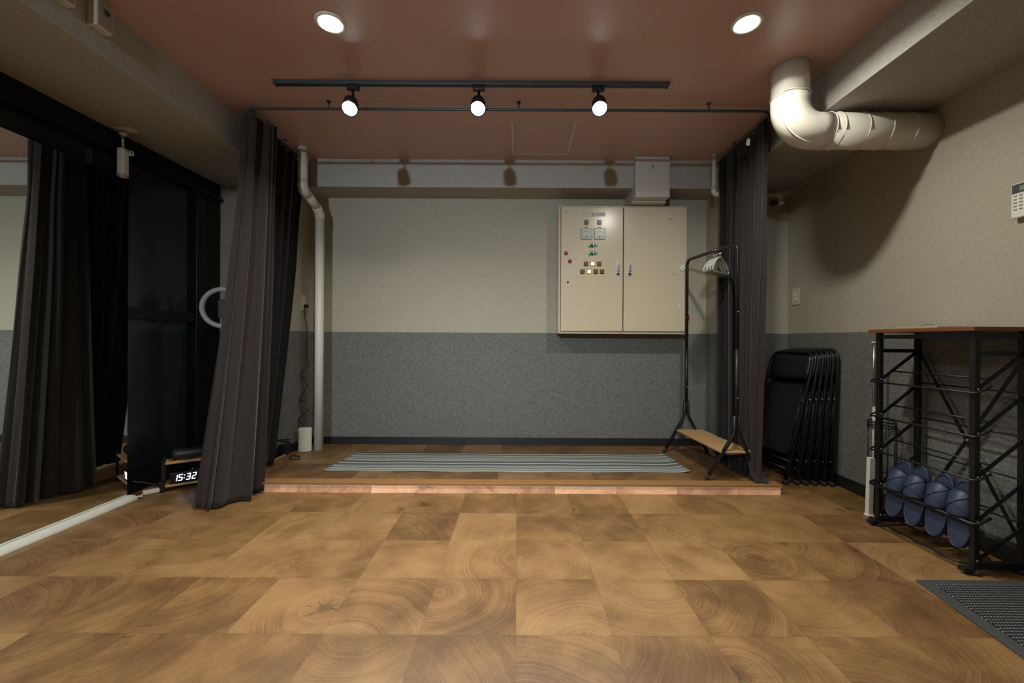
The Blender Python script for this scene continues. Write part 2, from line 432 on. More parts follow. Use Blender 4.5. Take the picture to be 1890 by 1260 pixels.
# dark glazed sliding doors on the left
d = struct(MB().box(-2.519, XL, -2.0, 3.415, 2.16, SOF-.001).box(-2.519, XL, 3.24, 3.415, .0, 2.16).box(-2.519, XL, -2.0, -1.9, 0, 2.16)
       .box(-2.519, XL, -1.9, 3.24, 0, .16).box(-2.519, XL, 1.55, 1.62, .16, 2.16).box(-2.519, XL, 0.0, .07, .16, 2.16).build('door_1', M['frame'], bevel=.003))
MB().box(-2.51, XL+.012, -1.9, 3.24, 1.124, 1.20).build('middle_rail', M['frame'], d, bevel=.003)
MB().box(-2.50, XL+.02, 3.15, 3.24, .16, 2.16).build('door_stile', M['frame'], d, bevel=.003)
MB().box(XL+.0, XL+.03, -1.9, 3.40, 2.13, 2.165).build('upper_track', M['frame'], d, bevel=.002)
MB().box(-2.512, -2.494, -1.9, 3.15, 1.20, 2.16).build('glass_pane', M['glass'], d)
MB().box(-2.512, -2.494, -1.9, 3.15, .16, 1.124).build('glass_pane', M['glass'], d)

# ================================================================== LIGHTS
def area(name, loc, direction, size, power, col, parent=None, spread=PI):
    l = bpy.data.lights.new(name, 'AREA'); l.shape = 'DISK'; l.size = size; l.energy = power; l.color = col; l.spread = spread
    o = bpy.data.objects.new(name, l); C.objects.link(o)
    q = Vector(direction).to_track_quat('-Z', 'Y')
    if parent is not None:
        o.parent = parent; o.location = Vector(loc)-Vector(parent.location)
    else: o.location = loc
    o.rotation_mode = 'QUATERNION'; o.rotation_quaternion = q
    return o
def downlight(x, y, label, power, spread=160):
    t = thing('recessed_downlight', (x, y, CEIL), label, 'ceiling light', 'round downlights recessed in the ceiling')
    m = Matrix.Translation((x, y, 0))
    MB().lathe([(.050, CEIL-.001), (.052, CEIL-.006), (.064, CEIL-.007), (.070, CEIL-.003), (.070, CEIL), (.050, CEIL)], 40, m).build('trim_ring', M['dring'], t, smooth=True)
    MB().lathe([(.0001, CEIL-.012), (.030, CEIL-.010), (.050, CEIL-.003)], 40, m).build('lens', M['lens'], t, smooth=True)
    area('lamp', (x, y, CEIL-.016), (0, 0, -1), .09, power, DOWN_COL, t, R(spread))
downlight(-.896, 1.956, 'glowing round recessed downlight left of centre, in front of the track', DOWN_W, 140)
downlight(1.075, 1.945, 'glowing round recessed downlight near the elbow of the cream duct', DOWN_W*1.15)
for i, (x, y) in enumerate(((-.9, -.1), (1.07, -.1), (-.9, -2.1), (1.07, -2.1))):
    downlight(x, y, ['round recessed downlight behind the camera, left of two', 'round recessed downlight behind the camera, right of two',
                     'round recessed downlight at the rear of the room, left', 'round recessed downlight at the rear of the room, right'][i], REAR_W)
# track and spots
TY = 2.40
t = thing('lighting_track', (-.275, TY, CEIL), 'long thin dark lighting track fixed across the ceiling', 'lighting track')
MB().box(-1.41, .86, TY-.018, TY+.018, CEIL-.022, CEIL-.0005).build('rail', M['track'], t, bevel=.003)
MB().box(-1.40, .85, TY-.004, TY+.004, CEIL-.0235, CEIL-.0215).build('slot', M['black'], t)
MB().box(-1.425, -1.41, TY-.02, TY+.02, CEIL-.024, CEIL-.0005).build('end_cap', M['track'], t, bevel=.003)
MB().box(.86, .875, TY-.02, TY+.02, CEIL-.024, CEIL-.0005).build('end_cap', M['track'], t, bevel=.003)
for i, px in enumerate((645, 882, 1107)):
    c = at(px, 202, TY-.05)
    aim = (Vector((c.x*.55, .6, 0.0))-c).normalized()
    t = thing('track_spotlight', (c.x, TY, CEIL-.024), ['glaring white spotlight at the left end of the track', 'glaring white spotlight in the middle of the track',
              'glaring white spotlight at the right of the track, above the electrical cabinet'][i], 'spotlight', 'three spotlights on the ceiling track')
    MB().box(c.x-.035, c.x+.035, TY-.015, TY+.015, CEIL-.050, CEIL-.024).build('adapter', M['black'], t, bevel=.004)
    hc = c-aim*.055
    MB().tube([(c.x, TY, CEIL-.05), (c.x, TY, hc.z+.045), (hc.x, hc.y, hc.z+.01)], .008, 10).build('stem', M['black'], t)
    q = aim.to_track_quat('Z', 'Y').to_matrix().to_4x4(); mm = Matrix.Translation(hc) @ q
    MB().lathe([(.0001, -.06), (.030, -.055), (.042, -.03), (.045, .05), (.041, .05), (.039, .035), (.0001, .034)], 32, mm).build('lamp_head', M['black'], t, smooth=True)
    MB().lathe([(.0001, .046), (.036, .044), (.039, .040), (.039, .036)], 32, mm).build('lens', M['lens2'], t, smooth=True)
    area('lamp', c+aim*.005, aim, .07, SPOT_W, SPOT_COL, t, R(120))

rc_ = Vector((-1.06, -2.9, 2.36)); aim = (Vector((-.35, 3.2, .9))-rc_).normalized()
t = thing('wall_washer_spotlight', (rc_.x, rc_.y, CEIL), 'single black ceiling spotlight at the rear aimed at the stage', 'spotlight')
MB().tube([(rc_.x, rc_.y, CEIL-.0005), (rc_.x, rc_.y, CEIL-.02)], .04, 20).tube([(rc_.x, rc_.y, CEIL-.02), rc_-aim*.05], .008, 10).build('stem', M['black'], t)
mm = Matrix.Translation(rc_-aim*.05) @ aim.to_track_quat('Z', 'Y').to_matrix().to_4x4()
MB().lathe([(.0001, -.06), (.035, -.055), (.045, -.03), (.048, .045), (.044, .045), (.042, .03), (.0001, .03)], 32, mm).build('lamp_head', M['black'], t, smooth=True)
MB().lathe([(.0001, .040), (.038, .038), (.042, .032)], 32, mm).build('lens', M['lens'], t, smooth=True)
area('lamp', rc_, aim, .16, 15.0, (.82, .93, 1.0), t, R(52))

# ================================================================== LEFT SIDE
t = thing('wall_mirror', (XM, .9, .028), 'large frameless mirror covering the left glazed doors', 'mirror')
MB().box(XM-.006, XM, -.6, 2.537, .030, 1.975).build('mirror_pane', M['mirror'], t)
MB().box(XM-.016, XM-.006, -.6, 2.535, .030, 1.974).build('backing_board', M['blackpl'], t)
for y in (-.3, .8, 1.9):
    MB().box(XL+.003, XM-.016, y, y+.04, 1.0, 1.5).build('wall_batten', M['blackpl'], t)
t = thing('floor_cable_cover', (-2.38, 1.0, 0), 'white plastic cable cover along the foot of the mirror', 'cable cover')
MB().prism([(XM-.016, 0), (XM+.045, 0), (XM+.043, .010), (XM+.034, .023), (XM+.028, .024), (XM+.026, .028), (XM-.016, .028)], 3.15,
           Matrix(((1,0,0,0),(0,0,-1,2.56),(0,1,0,0),(0,0,0,1)))).build('channel', M['pvc'], t, bevel=.001)
MB().box(XM+.006, XM+.024, -.59, 2.55, .028, .0295).build('snap_lid', M['white'], t)

# tension jack above the mirror
p = at(228, 300, 2.50); jx, jy = XM-.002, 2.50
t = thing('tension_jack', (jx, jy, 1.976), 'white tension jack between mirror top and boxed beam', 'tension jack')
MB().box(jx-.018, jx+.018, jy-.02, jy+.022, 1.976, 2.15).build('body', M['pvc'], t, bevel=.004)
MB().box(jx+.018, jx+.022, jy-.014, jy+.016, 1.985, 2.14).build('slide_cover', M['white'], t, bevel=.001)
MB().tube([(jx, jy, 2.15), (jx, jy, 2.262)], .009, 14).build('threaded_rod', M['chrome'], t)
MB().lathe([(.0001, 0), (.018, 0), (.018, .012), (.0001, .012)], 20, Matrix.Translation((jx, jy, 2.232))).build('locking_nut', M['white'], t)
MB().tube([Vector((jx+.036, jy+.02, 2.13))+Vector((0, math.cos(a)*.012, math.sin(a)*.012)) for a in [2*PI*i/14 for i in range(14)]], .0035, 8, closed=True).box(jx+.02, jx+.04, jy+.016, jy+.024, 2.118, 2.124).build('ring_handle', M['white'], t)
MB().box(jx-.03, jx+.07, jy-.03, jy+.03, 2.262, SOF-.0005).build('ceiling_plate', M['white'], t, bevel=.002)
MB().tube([(jx-.02, jy-.02, 1.984), (jx+.02, jy-.02, 1.984)], .006, 10).tube([(jx+.018, jy-.02, 1.984), (jx+.018, jy+.02, 1.984)], .006, 10).build('clamp_screw', M['steel'], t)

# white boxes high on the left beam
def beam_box(y0, y1, label):
    t = thing('wall_control_box', (XSL, (y0+y1)/2, 2.369), label, 'wall box', 'white boxes on the left boxed beam')
    MB().box(XSL, XSL+.045, y0, y1, 2.369, CEIL-.004).build('housing', M['pvc'], t, bevel=.004)
    MB().box(XSL+.045, XSL+.0475, y0+.006, y1-.006, 2.374, CEIL-.010).build('front_cover', plain('grey_cover', (.30, .27, .24), .4), t, bevel=.001)
    return t
b1 = beam_box(1.795, 1.87, 'white rectangular box with round dark emblem on the left beam')
MB().lathe([(.0001, 0), (.014, 0), (.014, .002), (.0001, .002)], 24, Matrix.Translation((XSL+.0475, 1.835, 2.447)) @ Matrix.Rotation(PI/2, 4, 'Y')).build('round_emblem', M['ink'], b1)
beam_box(1.45, 1.711, 'longer white box at the top left corner, nearest on the beam')

# ------------------------------------------------------------------ curtains
def curtain(name, label, top, bot, zt, zb, nf, amp_t, amp_b, seed, pinch=None):
    rnd = random.Random(seed); N = 520; Mv = 70
    ph = [rnd.uniform(0, 6.28) for _ in range(6)]
    bm = bmesh.new(); grid = []
    jit = [rnd.uniform(-.5, .5) for _ in range(nf+2)]
    def fold(u, v):
        x = nf*min(max(u+.035*math.sin(2*PI*1.6*u+ph[5])+.015*math.sin(2*PI*3.7*u+ph[1]), 0), 1); i = min(int(x), nf); q = x-i
        wj = lerp(jit[i], jit[min(i+1, nf+1)], q)
        a = 2*PI*(x+wj*.8)+.5*math.sin(2*v+ph[0])
        s = math.sin(a); s = math.copysign(abs(s)**.9, s)
        am = .68+.34*math.sin(u*nf*1.7+ph[1]+v*1.5)
        return s*am+.16*math.sin(a*.5+v*3+ph[2])+.07*math.sin(a*2.3+v*6+ph[3])
    for j in range(Mv+1):
        v = j/Mv; row = []
        e = v**1.35
        for i in range(N+1):
            u = i/N
            tp = lambda uu: lerp(poly_at(top, min(max(uu, 0), 1)), poly_at(bot, min(max(uu, 0), 1)), e)
            p = tp(u); t = (tp(u+.01)-tp(u-.01)); t.z = 0
            if t.length < 1e-6: t = Vector((1,0,0))
            t.normalize(); n = Vector((t.y, -t.x, 0))
            amp = lerp(amp_t, amp_b, v)*(1-.35*math.exp(-((v-.22)/.12)**2))
            off = fold(u, v)*amp
            q = p+n*off+t*(.30*amp*math.sin(2*PI*u*nf*1+1.2+ph[4]))
            # hem height by interpolation
            for (ua, za), (ub, zz) in zip(zb, zb[1:]):
                if ua <= u <= ub: hz = lerp(za, zz, (u-ua)/(ub-ua)); break
            z = lerp(zt, hz, v)
            if v < .02: z += .008*math.sin(2*PI*u*nf)
            z += .004*math.sin(u*40+v*9)*v*(1-v)
            row.append(bm.verts.new((q.x, q.y, z)))
        grid.append(row)
    for a, b in zip(grid, grid[1:]):
        for i in range(N):
            f = bm.faces.new((a[i], a[i+1], b[i+1], b[i])); f.smooth = True
    return bm
def mk_curtain(root, nm, bm):
    me = bpy.data.meshes.new(nm); off = Vector(root['_o'])
    bmesh.ops.translate(bm, vec=-off, verts=bm.verts); bmesh.ops.recalc_face_normals(bm, faces=bm.faces)
    bm.to_mesh(me); bm.free(); me.materials.append(M['curtain'])
    o = bpy.data.objects.new(nm, me); C.objects.link(o); o.parent = root
    s = o.modifiers.new('cloth', 'SOLIDIFY'); s.thickness = .0025; s.offset = 0
    return o
POLE_Z = 2.455
def add_curtain(label, x, y, top, bot, zb, nf, at_, ab_, seed, mat='curtain'):
    c = thing('curtain', (x, y, zb[0][1]), label, 'curtain')
    o = mk_curtain(c, 'cloth_panel', curtain('c', '', top, bot, POLE_Z-.012, zb, nf, at_, ab_, seed))
    o.data.materials[0] = M[mat]
    # heading tape hooked to the rail
    return c
tl = add_curtain('long charcoal curtain at the left of the stage, hem swept onto the floor', -1.75, 2.6,
    [(-1.655, 2.80, 0), (-1.68, 2.70, 0), (-1.725, 2.62, 0), (-1.775, 2.69, 0), (-1.785, 2.86, 0)],
    [(-1.672, 2.68, 0), (-1.68, 2.54, 0), (-1.745, 2.43, 0), (-1.835, 2.40, 0), (-1.92, 2.58, 0), (-1.99, 2.76, 0)],
    [(0, .012), (.5, .012), (.8, .015), (1, .02)], 9, .032, .042, 3)
add_curtain('narrow black curtain hanging behind the left charcoal one, beside the kinked pipe', -1.77, 3.1,
    [(-1.755, 2.86, 0), (-1.768, 3.36, 0)], [(-1.835, 2.77, 0), (-1.815, 2.92, 0), (-1.825, 3.06, 0)],
    [(0, .085), (1, .085)], 7, .030, .034, 9, 'curtain_black')
tr = add_curtain('charcoal brown curtain right of the stage with a white care label', 1.65, 2.75,
    [(1.60, 2.67, 0), (1.625, 2.75, 0), (1.625, 3.05, 0)], [(1.585, 2.745, 0), (1.61, 2.79, 0), (1.60, 3.00, 0)],
    [(0, PZ+.006), (1, PZ+.006)], 7, .030, .032, 5)
mk_curtain(tr, 'swept_hem', curtain('c', '', [(1.555, 2.86, 0), (1.60, 2.87, 0)], [(1.575, 2.715, 0), (1.665, 2.712, 0)], .34, [(0, PZ+.006), (1, PZ+.006)], 2, .012, .012, 11))
add_curtain('black curtain hanging behind the clothes rack, beside the thin white pipe', 1.62, 3.1,
    [(1.622, 3.06, 0), (1.622, 3.28, 0)], [(1.60, 3.03, 0), (1.57, 3.20, 0)],
    [(0, PZ+.008), (1, PZ+.012)], 6, .034, .034, 8, 'curtain_black')
o = MB().box(-.010, .010, -.001, .001, -.022, .022, mtx=Matrix.Translation(at(1381, 262, 2.70)) @ Matrix.Rotation(R(-10), 4, 'Z') @ Matrix.Rotation(R(8), 4, 'Y')).build('care_label', M['white'], tr)
lab(o, 'small white care label')
# pole: U shaped, hung from the ceiling
pole = [(-1.755, 3.40, POLE_Z), (-1.755, 2.72, POLE_Z)]+[tuple(q) for q in arc((-1.655, 2.70, POLE_Z), .10, PI, 1.5*PI, 8, (1,0,0), (0,1,0))]
pole += [tuple(q) for q in arc((1.525, 2.70, POLE_Z), .10, 1.5*PI, 2*PI, 8, (1,0,0), (0,1,0))]+[(1.625, 2.76, POLE_Z), (1.625, 3.40, POLE_Z)]
t = thing('curtain_rail', (0, 2.6, POLE_Z), 'thin dark curtain rail bent around the stage below the ceiling', 'curtain rail')
MB().tube(pole, .0085, 12).build('rail_tube', M['track'], t)
for x, y in ((-1.755, 3.1), (-1.2, 2.6), (0, 2.6), (1.2, 2.6), (1.625, 3.1)):
    MB().tube([(x, y, POLE_Z), (x, y, CEIL-.004)], .005, 8).box(x-.012, x+.012, y-.012, y+.012, CEIL-.005, CEIL-.0005).build('ceiling_bracket', M['track'], t)

# ------------------------------------------------------------------ ring light on its stand
rc = at(412, 567.5, 3.12)
t = thing('ring_light', (rc.x, 3.16, 0), 'round white ring light on a stand behind the left curtain', 'ring light')
nrm = Vector((.25, -1, 0)).normalized(); sx = Vector((nrm.y, -nrm.x, 0)); sx = Vector((-nrm.y, nrm.x, 0))
ring = [rc+sx*.140*math.cos(2*PI*i/48)+Vector((0,0,1))*.140*math.sin(2*PI*i/48) for i in range(48)]
MB().tube(ring, .018, 16, closed=True).build('ring_tube', M['ringlight'], t)
MB().tube([q-nrm*.016 for q in ring], .013, 10, closed=True).build('rear_housing', M['blackpl'], t)
MB().box(-.035, .035, -.006, .006, -.07, .07, mtx=Matrix.Translation(rc+Vector((0,0,-.01))) @ Matrix.Rotation(math.atan2(nrm.y, nrm.x)+PI/2, 4, 'Z')).build('phone_holder', M['blackpl'], t, bevel=.004)
MB().tube([rc+Vector((0,0,-.07)), rc+Vector((0,0,-.14))], .006, 8).build('holder_arm', M['blackpl'], t)
MB().tube([(rc.x, 3.165, rc.z-.145), (rc.x, 3.165, .09)], .011, 12).tube([(rc.x, 3.16, rc.z-.135), (rc.x, 3.125, rc.z-.12)], .010, 10).build('stand_pole', M['black'], t)
for a in (20, 140, 260):
    e = Vector((rc.x+.18*math.cos(R(a)), 3.165+.18*math.sin(R(a)), .008))
    MB().tube([(rc.x, 3.165, .22), e], .008, 8).build('leg', M['black'], t)

# ------------------------------------------------------------------ small two-tier stand with clock and speaker
base = at(301, 908, 2.67); ang = math.atan2(.13, .18)
ux = Vector((math.cos(ang), math.sin(ang), 0)); uy = Vector((-math.sin(ang), math.cos(ang), 0))
MS = Matrix.Translation((base.x, base.y, 0)) @ Matrix.Rotation(ang, 4, 'Z')
def stand_obj(mb, name, mat, parent, bevel=0.0):
    o = mb.build(name, mat, parent, bevel=bevel); return o
t = thing('two_tier_stand', (0,0,0), 'low two-tier bamboo stand with black side frames beside the left curtain', 'stand', local=True)
t.matrix_world = MS
SW, SD = .36, .11
for z0, nm in ((.030, 'lower_shelf'), (.178, 'upper_shelf')):
    MB().box(.008, SW-.008, 0, SD, z0, z0+.012).build(nm, M['bamboo'], t, bevel=.002)
for x in (0, SW):
    MB().box(x-.008, x+.008, -.004, .010, 0, .205).box(x-.008, x+.008, SD-.010, SD+.004, 0, .205).box(x-.008, x+.008, .010, SD-.010, .166, .178).box(x-.008, x+.008, .010, SD-.010, .018, .030).build('side_frame', M['black'], t, bevel=.0015)
# clock
t = thing('digital_clock', (0,0,0), 'black digital clock with white digits 15:32 on the lower bamboo shelf', 'clock', local=True)
t.matrix_world = MS @ Matrix.Translation((.112, .010, .042))
MB().box(-.080, .080, 0, .035, .0005, .072).build('case', M['blackpl'], t, bevel=.003)
MB().box(-.077, .077, -.0015, 0, .003, .069).build('display_face', M['screen'], t)
SEG = {'0': 'abcdef', '1': 'bc', '2': 'abged', '3': 'abgcd', '5': 'afgcd'}
def seg7(mb, ch, x, z, w_, h_, th):
    sl = lambda zz: (zz-z)*.16
    def quad(x0, z0, x1, z1):
        v = [mb.bm.verts.new((a+sl(b), yy, b)) for yy in (-.0030, -.0016) for a, b in ((x0, z0), (x1, z0), (x1, z1), (x0, z1))]
        for f in ((0,1,2,3), (7,6,5,4), (0,4,5,1), (1,5,6,2), (2,6,7,3), (3,7,4,0)): mb.bm.faces.new([v[i] for i in f])
    g = th*.25
    for s_ in SEG[ch]:
        if s_ == 'a': quad(x+g, z+h_-th, x+w_-g, z+h_)
        if s_ == 'g': quad(x+g+th*.6, z+h_/2-th/2, x+w_-g-th*.6, z+h_/2+th/2)
        if s_ == 'd': quad(x+g, z, x+w_-g, z+th)
        if s_ == 'b': quad(x+w_-th, z+h_/2+g, x+w_, z+h_-g)
        if s_ == 'c': quad(x+w_-th, z+g, x+w_, z+h_/2-g)
        if s_ == 'f': quad(x, z+h_/2+g, x+th, z+h_-g)
        if s_ == 'e': quad(x, z+g, x+th, z+h_/2-g)
mb = MB()
for ch, x in (('1', -.066), ('5', -.039), ('3', .002), ('2', .032)): seg7(mb, ch, x, .018, .022, .042, .0050)
for z in (.030, .048): mb.box(-.0105+(z-.02)*.16, -.0055+(z-.02)*.16, -.003, -.0016, z, z+.0055)
mb.build('lit_digits', M['digits'], t)
MB().tube([(0.03, .02, .070), (.03, .02, .078), (.036, .02, .084), (.042, .02, .078), (.042, .02, .070)], .002, 6).build('top_loop', M['steel'], t)
# speaker
t = thing('portable_speaker', (0,0,0), 'black rounded portable speaker on the upper bamboo shelf', 'speaker', local=True)
t.matrix_world = MS @ Matrix.Translation((.170, .055, .1902))
prof = [(.0001, -.135), (.018, -.135), (.030, -.128), (.036, -.115), (.037, 0), (.036, .115), (.030, .128), (.018, .135), (.0001, .135)]
MB().lathe(prof, 28, Matrix.Translation((0, 0, .037)) @ Matrix.Rotation(PI/2, 4, 'Y')).build('body', M['blackpl'], t, smooth=True)
for x in (-.055, .055):
    MB().tube([Vector((x, -.030, .038))+Vector((math.cos(a)*.026, -.006+.004*abs(math.cos(a)), math.sin(a)*.024)) for a in [2*PI*i/28 for i in range(28)]], .0018, 6, closed=True).build('speaker_ring', plain('dark_grey_ring', (.05, .05, .055), .3), t)
MB().box(.030, .055, -.0400, -.0375, .018, .021).build('name_strip', M['paperlabel'], t)
for x in (-.105, -.112, -.119): MB().tube([(x, .037*math.cos(a)*.98, .037+.037*math.sin(a)) for a in [2*PI*i/24 for i in range(24)]], .0015, 6, closed=True).build('end_rib', M['rubber'], t)
# white adapter and leads
ap = at(279, 903, 2.66)
t = thing('power_adapter', (ap.x, ap.y, 0), 'small white in-line power adapter on the floor by the mirror corner', 'adapter')
MB().box(-.042, .042, -.020, .020, .0005, .026, mtx=Matrix.Translation((ap.x, ap.y, 0)) @ Matrix.Rotation(R(52), 4, 'Z')).build('housing', M['white'], t, bevel=.005)
MB().box(-.026, .026, -.012, .012, .026, .0272, mtx=Matrix.Translation((ap.x, ap.y, 0)) @ Matrix.Rotation(R(52), 4, 'Z')).build('rating_label', M['meter'], t)
MB().tube([(ap.x-.026, ap.y-.033, .012), (XM+.03, 2.60, .007), (XM+.018, 2.562, .012)], .0032, 8).tube([(ap.x-.020, ap.y-.037, .012), (XM+.045, 2.59, .005), (XM+.026, 2.564, .010)], .0028, 8).build('lead', M['white'], t)
MB().tube([(ap.x+.026, ap.y+.033, .012), (ap.x+.045, ap.y+.055, .007), (ap.x+.075, ap.y+.11, .006)], .0032, 8).build('lead', M['white'], t)
t = tag(MB().tube([at(236, 888, 2.56)+Vector((.03,0,0)), (-2.34, 2.78, .004), (-2.25, 2.86, .004), (-2.15, 2.98, .004), (-2.05, 3.05, .004)], .0035, 8).build('power_cable', M['blackpl']),
        'thin black cable lying on the floor behind the bamboo stand', 'cable')

# ------------------------------------------------------------------ left pipe, router, outlet, cords
pr = .0355
t = thing('drain_pipe', (-1.677, 3.483, PZ), 'white vertical drain pipe with a kink near the ceiling, left of the back wall', 'pipe')
A = Vector((-1.690, 3.227, CEIL-.001)); B = Vector((-1.690, 3.227, 2.185)); D = Vector((-1.677, 3.47, 2.085)); E = Vector((-1.677, 3.485, PZ+.001))
MB().tube([A, B+Vector((0,0,.02))], pr, 24).build('upper_section', M['pvc'], t)
MB().tube([B+Vector((0,0,.055)), B+Vector((0,0,.02)), B+Vector((0,.018,-.012)), lerp(B, D, .28)], pr*1.08, 24).build('elbow', M['pvc'], t)
MB().tube([lerp(B, D, .2), lerp(B, D, .9)], pr, 24).build('link_section', M['pvc'], t)
MB().tube([lerp(B, D, .82), D+Vector((0,-.012,-.004)), D+Vector((0,.010,-.03)), D+Vector((0,.014,-.075))], pr*1.08, 24).build('elbow', M['pvc'], t)
MB().tube([(-1.677, 3.484, 2.03), E], pr, 24).build('lower_section', M['pvc'], t)
# torn paper tape on the pipe top is left as a pale sleeve
# router
t = thing('wifi_router', (-1.775, 3.475, PZ), 'white upright oval router beside the foot of the drain pipe', 'router')
def oval(a, b, n=40): return [(a*math.cos(2*PI*i/n), b*math.sin(2*PI*i/n)) for i in range(n)]
MB().prism(oval(.052, .034), .192, Matrix.Translation((-1.770, 3.44, PZ+.001)) @ Matrix.Rotation(R(12), 4, 'Z')).build('body', M['white'], t, bevel=.005)
MB().prism(oval(.047, .030), .003, Matrix.Translation((-1.770, 3.44, PZ+.193)) @ Matrix.Rotation(R(12), 4, 'Z')).build('top_cap', M['pvc'], t)
MB().tube([(-1.80, 3.422, PZ+.172), (-1.792, 3.420, PZ+.14), (-1.797, 3.421, PZ+.11), (-1.790, 3.42, PZ+.08), (-1.80, 3.423, PZ+.05)], .002, 6).build('front_cord', M['greyprint'], t)
# outlet on the side of the column
ox = PXL
t = thing('wall_outlet', (ox, 3.59, 1.315), 'ivory double wall outlet on the left column, cord plugged in', 'outlet')
MB().box(ox, ox+.008, 3.550, 3.625, 1.247, 1.385).build('cover_plate', M['ivory'], t, bevel=.002)
MB().box(ox+.008, ox+.011, 3.572, 3.603, 1.27, 1.365).build('socket_insert', M['white'], t, bevel=.001)
t = thing('black_power_cord', (-1.84, 3.57, 1.27), 'black kinked power cord hanging from the left wall outlet', 'cord')
MB().box(ox+.011, ox+.045, 3.575, 3.600, 1.272, 1.302).build('plug', M['blackpl'], t, bevel=.004)
zz = [(288,215),(290,290),(305,360),(303,450),(303,560),(315,600),(285,640),(248,670),(275,690),(310,740),(280,780),(235,838),(270,870),(315,898),(285,925),(245,948),(248,1005),(262,1040),(270,1080)]
pts = []
for i, (a, b) in enumerate(zz):
    u, v = 480+a/3.5, 500+b/3.5
    dd = 3.585 if i < 3 else 3.56-.04*min(1, i/12)
    q = at(u, v, dd); q.x = max(q.x, PXL+.008); pts.append(q)
mb = MB().tube(pts, .0036, 8)
mb.build('cord', M['blackpl'], t)
MB().tube([at(u, v, 3.54) for u, v in ((583, 690), (582, 745), (575, 762), (583, 772), (577, 785))], .003, 8).build('cord_strand', M['blackpl'], t)
# black adapter box with coil on stage
ab = at(541, 826, 3.50)
t = thing('charging_box', (ab.x, ab.y, PZ), 'black adapter box with coiled cable on the stage left corner', 'adapter')
MB().box(ab.x-.035, ab.x+.045, 3.33, 3.41, PZ+.001, PZ+.075).build('box', M['blackpl'], t, bevel=.006)
coil = [Vector((ab.x-.02+.075*math.cos(a)*(1+.1*math.sin(3*a)), 3.34+.045*math.sin(a), PZ+.085+.012*math.sin(a*.7)+.0022*a)) for a in [i*.35 for i in range(52)]]
MB().tube(coil, .0036, 7).build('coiled_cable', M['blackpl'], t)
cc = at(528, 841, 3.12)
MB().tube([(-1.80, 3.33, PZ+.004), (-1.79, 3.24, PZ+.004), (-1.74, 3.18, PZ+.004), (-1.69, 3.2, PZ+.004), (-1.72, 3.27, PZ+.004), (-1.79, 3.29, PZ+.004)], .0028, 7).build('loose_cable', M['blackpl'], t)

# ================================================================== BACK WALL
# striped runner
bm = bmesh.new(); nx, ny = 90, 16; g = []
for i in range(nx+1):
    u = i/nx; row = []
    for j in range(ny+1):
        v = j/ny
        x = lerp(lerp(-1.372, -1.318, v), lerp(1.232, 1.213, v), u); y = lerp(2.925, 3.40, v)
        y += .012*math.sin(u*9+v)*(.5-v)*.6+.008*math.sin(u*PI*1)*0
        z = PZ+.0055+.0012*math.sin(u*31+v*3)
        ed = max(0, (u-.955)/.045); z += .014*ed*ed*(1-v*.6); ed = max(0, (.03-u)/.03); z += .005*ed*ed
        y += .02*max(0, (u-.93)/.07)**2*(v-.2)
        row.append(bm.verts.new((x, y, z)))
    g.append(row)
for a, b in zip(g, g[1:]):
    for j in range(ny): f = bm.faces.new((a[j], b[j], b[j+1], a[j+1])); f.smooth = True
me = bpy.data.meshes.new('striped_runner'); bm.to_mesh(me); bm.free(); me.materials.append(M['stripes'])
o = bpy.data.objects.new('striped_runner', me); C.objects.link(o); s_ = o.modifiers.new('t', 'SOLIDIFY'); s_.thickness = .004
tag(o, 'long striped blue and grey runner laid along the raised stage', 'rug')

# electrical cabinet
CY = 3.50
def P(zx, zy, d=CY): return at(1000+zx/3.15, 260+zy/3.15, d)
cx0, cx1, cz0, cz1 = .345, 1.437, 1.060, 2.148
t = thing('electrical_cabinet', ((cx0+cx1)/2, YB, cz0), 'large beige electrical cabinet with meters and amber lamps on the back wall', 'electrical cabinet')
MB().box(cx0, cx1, CY, YB-.001, cz0, cz1).build('body', M['cab'], t, bevel=.004)
dz0, dz1 = cz0+.022, cz1-.018; xm = at(1149.5, 500, CY).x
gp = .004
for x0, x1, nm in ((cx0+.020, xm-gp, 'left'), (xm+gp, cx1-.020, 'right')):
    MB().box(x0-gp, x1+gp, CY-.0015, CY, dz0-gp, dz1+gp).build('door_seal', M['seam'], t)
    o = MB().box(x0, x1, CY-.016, CY-.0015, dz0, dz1).build('door', M['cab'], t, bevel=.003)
    sub(o, t); dr = o
    hx = P(441 if nm == 'left' else 508, 744).x; hz = P(441, 744).z
    FY = CY-.016
    h = sub(MB().box(hx-.017, hx+.017, FY-.003, FY, hz-.066, hz+.066).build('handle', M['steel'], dr, bevel=.002), t)
    MB().box(hx-.010, hx+.010, FY-.010, FY-.003, hz-.028, hz+.036).build('handle_lever', M['chrome'], dr, bevel=.002)
    MB().box(hx-.011, hx+.011, FY-.006, FY-.003, hz-.056, hz-.038).build('push_button', M['black'], dr)
    MB().lathe([(.0001, 0), (.004, 0), (.004, .003), (.0001, .003)], 12, Matrix.Translation((hx, FY-.003, hz+.048)) @ Matrix.Rotation(PI/2, 4, 'X')).build('key_hole', M['ink'], dr)
    if nm == 'left': LD = dr
    else: RD = dr
FY = CY-.016
def plate(name, zx, zy, w_, h_, mat, parent, th=.004, bevel=.0, y=None, rot=0):
    c = P(zx, zy, FY); yy = FY if y is None else y
    return MB().box(-w_/2, w_/2, -th, 0, -h_/2, h_/2, mtx=Matrix.Translation((c.x, yy, c.z)) @ Matrix.Rotation(rot, 4, 'Y')).build(name, mat, parent, bevel=bevel)
